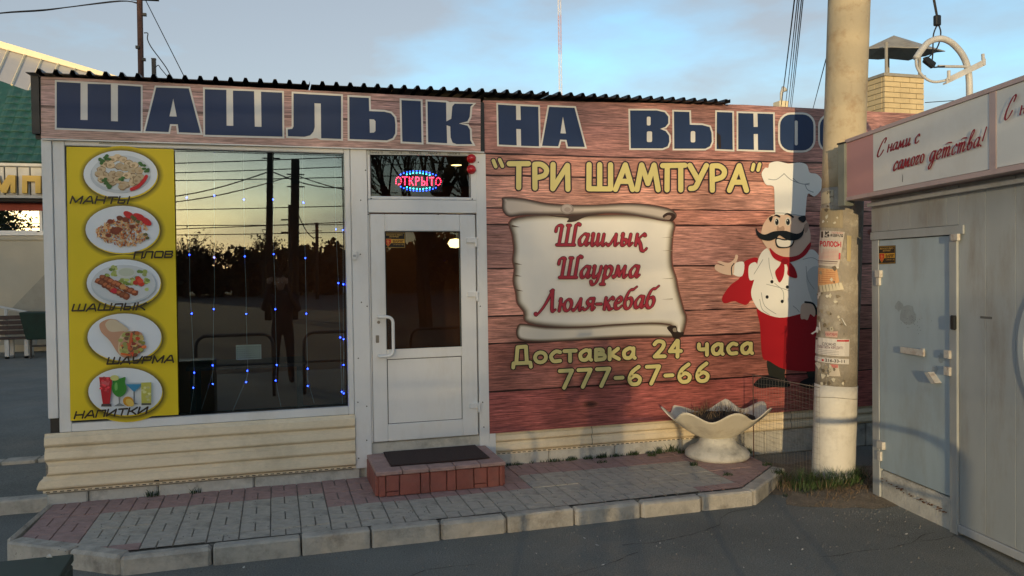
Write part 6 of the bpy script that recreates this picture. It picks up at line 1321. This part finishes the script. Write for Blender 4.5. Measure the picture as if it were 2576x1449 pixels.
for i, (a_, b_, D) in enumerate(wl):
    A, B = mir(*a_, D), mir(*b_, D); d = B-A; far = 1.5 if i < 3 or i in (7, 8, 9, 10) else 0
    A2, B2 = A-d*far, B+d*far; cable('street_wire', [A2+(B2-A2)*t-Vector((0, 0, .25*math.sin(math.pi*t))) for t in [k/10 for k in range(11)]], .022, ['topmost', 'second highest', 'third highest', 'left rising', 'right descending', 'second left rising', 'second right descending', 'fourth highest', 'fifth highest', 'lowest level', 'second lowest level', 'short steep'][i]+' overhead wire across the road mirrored in the shop window', 'overhead wires across the road')
def bare_tree(loc, h, lab, grp=None, seed=1, depth=5, nb=4, leaf=0, r0=None, cr=.5, name='bare_tree'):
    R = random.Random(seed); t = thing(name, loc, lab, 'tree', grp); tr = MB(); br = MB(); tips = []
    def rec(p, d, l, r, k):
        q = p+d*l; mid = p+d*l*.5+Vector((R.uniform(-.06, .06), R.uniform(-.06, .06), 0))*l; (tr if k == 0 else br).tube([p, mid, q], [r, r*.85, r*.68], 5 if k < 2 else 3, False)
        if k >= depth: tips.append(q); return
        for _ in range(nb if k < 3 else 3):
            a = R.uniform(0, 6.28); sp = R.uniform(.25, .75); nd = (d+Vector((math.cos(a), math.sin(a), R.uniform(-.1, .4)))*sp).normalized(); rec(p+d*l*R.uniform(.5, 1), nd, l*R.uniform(.55, .8), r*.55, k+1)
    rec(Vector(loc), Vector((0, 0, 1)), h*.34, r0 or h*.022, 0); tr.build('trunk', BARK, t); br.build('branches', BARK, t)
    if leaf:
        lf = MB()
        for q in tips:
            for _ in range(leaf):
                c = q+Vector((R.gauss(0, cr), R.gauss(0, cr), R.gauss(0, cr*.8))); s_ = R.uniform(.05, .16); u = Vector((R.gauss(0, 1), R.gauss(0, 1), R.gauss(0, 1))).normalized(); v = u.orthogonal().normalized(); lf.add([c-u*s_, c+v*s_*.6, c+u*s_, c-v*s_*.6], [(0, 1, 2, 3)])
        lf.build('crown', LEAF, t)
    return t
tn = mir(1070, 690, 26); bare_tree((tn.x, tn.y, 0), 11, 'leafless tree behind the viewer, its branches mirrored in the transom', seed=3, depth=6, nb=4)
tn = mir(1180, 690, 24); bare_tree((tn.x+1, tn.y, 0), 10, 'second leafless tree behind the viewer, further right', seed=8, depth=5, nb=4)
def bush(loc, w, h, lab, grp, seed, n=900, m=HEDGE):
    R = random.Random(seed); t = thing('bushy_tree', loc, lab, 'tree', grp); lf = MB()
    MB().tube([loc, (loc[0], loc[1], h*.6)], [.16, .07], 6).build('trunk', BARK, t)
    cl = [(R.uniform(-w/2, w/2), R.uniform(-w/3, w/3), R.uniform(.15*h, h*.86), R.uniform(.12, .28)*h) for _ in range(14)]
    for _ in range(n):
        cx, cy, cz, cr = R.choice(cl); d = Vector((R.gauss(0, 1), R.gauss(0, 1), R.gauss(0, 1))).normalized()*cr*R.uniform(.5, 1.1); c = Vector(loc)+Vector((cx, cy, cz))+d; c.z = max(.1, c.z); s_ = R.uniform(.16, .42); u = Vector((R.gauss(0, 1), R.gauss(0, 1), R.gauss(0, 1))).normalized(); v = u.orthogonal().normalized(); lf.add([c-u*s_, c+v*s_*.7, c+u*s_, c-v*s_*.7], [(0, 1, 2, 3)])
    lf.build('crown', m, t); return t
ORD = ['first', 'second', 'third', 'fourth', 'fifth', 'sixth', 'seventh', 'eighth', 'ninth', 'tenth', 'eleventh', 'twelfth', 'thirteenth', 'fourteenth', 'fifteenth', 'sixteenth', 'seventeenth', 'eighteenth', 'nineteenth', 'twentieth', 'twenty-first', 'twenty-second', 'twenty-third', 'twenty-fourth', 'twenty-fifth', 'twenty-sixth', 'twenty-seventh', 'twenty-eighth', 'twenty-ninth', 'thirtieth']
for i in range(30):
    px = 395+i*33; q = mir(px, 690, 78+6*math.sin(i*2.1)); bush((q.x, q.y, 0), 4.6, 3.6+.9*math.sin(i*1.7)+(.7 if i > 9 else 0), ORD[i]+' dark bushy tree from the left in the hedge row mirrored in the glass', 'hedge row across the road', 40+i)
for i, px in enumerate((470, 500, 585, 620, 660, 705, 770, 850, 1000)):
    q = mir(px, 690, 70+5*math.sin(i)); bare_tree((q.x, q.y, 0), [6.6, 6, 5.4, 5.6, 6.8, 6.4, 5.2, 5.6, 7][i], ORD[i]+' thin leafless tree from the left rising over the mirrored hedge row', 'bare trees across the road', seed=20+i, depth=4, nb=4, leaf=1, cr=.3)
DKP = mat('dark_painted_pipe', (.09, .085, .08), .6)
# pedestrian barriers beside the viewer
for x0_, x1_, lab in ((-1.15, -.05, 'left pedestrian barrier of rounded pipe'), (.40, 1.40, 'second pedestrian barrier of rounded pipe'), (2.05, 3.15, 'third pedestrian barrier of rounded pipe, nearest the kiosk')):
    t = thing('pedestrian_barrier', ((x0_+x1_)/2, 1.0, 0), lab, 'barrier', 'pipe barriers beside the viewer'); zt_, r_ = .95, .16; Yb = 1.0
    P = [(x0_, Yb, 0), (x0_, Yb, zt_-r_)]+[(x0_+r_-r_*math.cos(a), Yb, zt_-r_+r_*math.sin(a)) for a in (.4, .8, 1.2, 1.57)]+[(x1_-r_+r_*math.sin(a), Yb, zt_-r_+r_*math.cos(a)) for a in (0, .4, .8, 1.2, 1.57)]+[(x1_, Yb, 0)]
    MB().tube(P, .026, 10).build('frame', DKP, t, smooth=True); MB().tube([(x0_, Yb, .5), (x1_, Yb, .5)], .018, 8).build('rail', DKP, t)
# the photographer, mirrored in the window
def skin(name, verts, edges, mt, parent, sub=2):
    me = bpy.data.meshes.new(name); me.from_pydata([v[:3] for v in verts], edges, []); o = bpy.data.objects.new(name, me); COL.objects.link(o); md = o.modifiers.new('Skin', 'SKIN')
    for i, v in enumerate(verts): r = v[3]; me.skin_vertices[0].data[i].radius = (r, r if len(v) < 5 else v[4]) if True else 0
    me.skin_vertices[0].data[0].use_root = True; md.use_smooth_shade = True; sb_ = o.modifiers.new('Sub', 'SUBSURF'); sb_.levels = sub; sb_.render_levels = sub; me.materials.append(mt); o.parent = parent; o.matrix_parent_inverse = Matrix.Translation(-Vector(parent.location)); return o
per = thing('person', (.1, -.38, 0), 'person in a dark hooded jacket and trousers holding a phone up to take the picture', 'person')
def PV(x, y, z, r, r2=None): return (.1+x, -.38+y, z, r) if r2 is None else (.1+x, -.38+y, z, r, r2)
CLO = mat('dark_clothes', (.02, .02, .025), .85, .2, 8); SKN = mat('skin', (.42, .24, .17), .5)
V = [PV(0, 0, .98, .15), PV(0, -.01, 1.15, .15), PV(0, 0, 1.35, .17), PV(0, 0, 1.50, .10), PV(0, .01, 1.58, .06),
     PV(.10, 0, .90, .10), PV(.12, .02, .52, .075), PV(.13, 0, .10, .055), PV(.14, .14, .05, .045), PV(-.10, 0, .90, .10), PV(-.12, .02, .52, .075), PV(-.13, 0, .10, .055), PV(-.14, .14, .05, .045),
     PV(.20, 0, 1.46, .07), PV(.27, .10, 1.24, .055), PV(.14, .27, 1.46, .045), PV(.07, .30, 1.72, .032), PV(-.20, 0, 1.46, .07), PV(-.30, .10, 1.26, .055), PV(-.24, .28, 1.48, .045), PV(-.20, .30, 1.74, .032)]
EG = [(0, 1), (1, 2), (2, 3), (3, 4), (0, 5), (5, 6), (6, 7), (7, 8), (0, 9), (9, 10), (10, 11), (11, 12), (2, 13), (13, 14), (14, 15), (15, 16), (2, 17), (17, 18), (18, 19), (19, 20)]
skin('body', V, EG, CLO, per)
hd = MB().lathe([(.001, -.12), (.045, -.11), (.068, -.05), (.078, .02), (.072, .08), (.045, .12), (.001, .135)], 20, (.08, -.37, 1.70), (1, 1.15)); hd.build('head', SKN, per, smooth=True)
MB().lathe([(.082, .0), (.086, .05), (.075, .10), (.048, .135), (.001, .15)], 20, (.08, -.385, 1.70), (1, 1.12)).build('hair', DARK, per, smooth=True)
MB().tube([(.08, -.28, 1.71), (.08, -.262, 1.685), (.08, -.275, 1.675)], [.008, .014, .008], 6).build('nose', SKN, per, smooth=True)
for sx in (1, -1): MB().lathe([(.001, -.012), (.010, 0), (.001, .012)], 8, (.08+sx*.03, -.292, 1.72)).build('eye', PVC, per); MB().tube([(.08+sx*.078, -.37, 1.68), (.08+sx*.088, -.375, 1.72)], .014, 6).build('ear', SKN, per, smooth=True)
for sx, wx in ((1, .17), (-1, -.10)):
    pw = Vector((wx, -.08, 1.76)); MB().tube([pw+Vector((0, 0, -.06)), pw+Vector((0, .01, -.02)), pw+Vector((0, .01, .03))], [.03, .036, .03], 8).build('hand', SKN, per, smooth=True)
    for k in range(4): b_ = pw+Vector((-sx*.005, .012, .035-k*.02)); MB().tube([b_, b_+Vector((-sx*.035, .018, .008)), b_+Vector((-sx*.06, -.004, .006))], [.009, .008, .006], 6).build('finger', SKN, per, smooth=True)
    b_ = pw+Vector((-sx*.01, -.01, -.03)); MB().tube([b_, b_+Vector((-sx*.03, -.01, .012)), b_+Vector((-sx*.05, -.008, .02))], [.011, .01, .007], 6).build('thumb', SKN, per, smooth=True)
ph = thing('phone', (.03, -.06, 1.85), 'black phone held level in both hands by the person', 'phone'); bx('case', (-.045, .105, -.068, -.06, 1.815, 1.89), DARK, ph, .003)

# unseen trees added as a mask, crown density set to filter the low sun
def sunmask_tree(u, dist, h, lab, seed, n, w):
    # u: where along the facade (x) its shadow centre falls
    p = Vector((u, 6.84, 0))-SUNH*dist; bush((p.x, p.y, 0), w, h, lab, 'added trees masking the low sun', seed, n, LEAF)
sunmask_tree(-4.2, 95, 13.8, 'unseen tall spring tree added behind the viewer to filter the sunset, leftmost', 71, 5200, 6.5)
sunmask_tree(-.6, 110, 15.0, 'unseen tall spring tree added behind the viewer to filter the sunset, middle', 72, 2000, 5)
sunmask_tree(2.6, 120, 14.8, 'unseen tall spring tree added behind the viewer to filter the sunset, right', 73, 260, 5.5)
sunmask_tree(-9.5, 100, 13.4, 'unseen tall spring tree added to shade the market building, nearest the shop', 74, 3600, 7)  # this and the next two are added only to keep sun off the market building
sunmask_tree(-14.5, 100, 13.0, 'unseen tall spring tree added to shade the market building, middle', 75, 3600, 7)
sunmask_tree(-20, 100, 13.2, 'unseen tall spring tree added to shade the market building, farthest left', 76, 3600, 7)
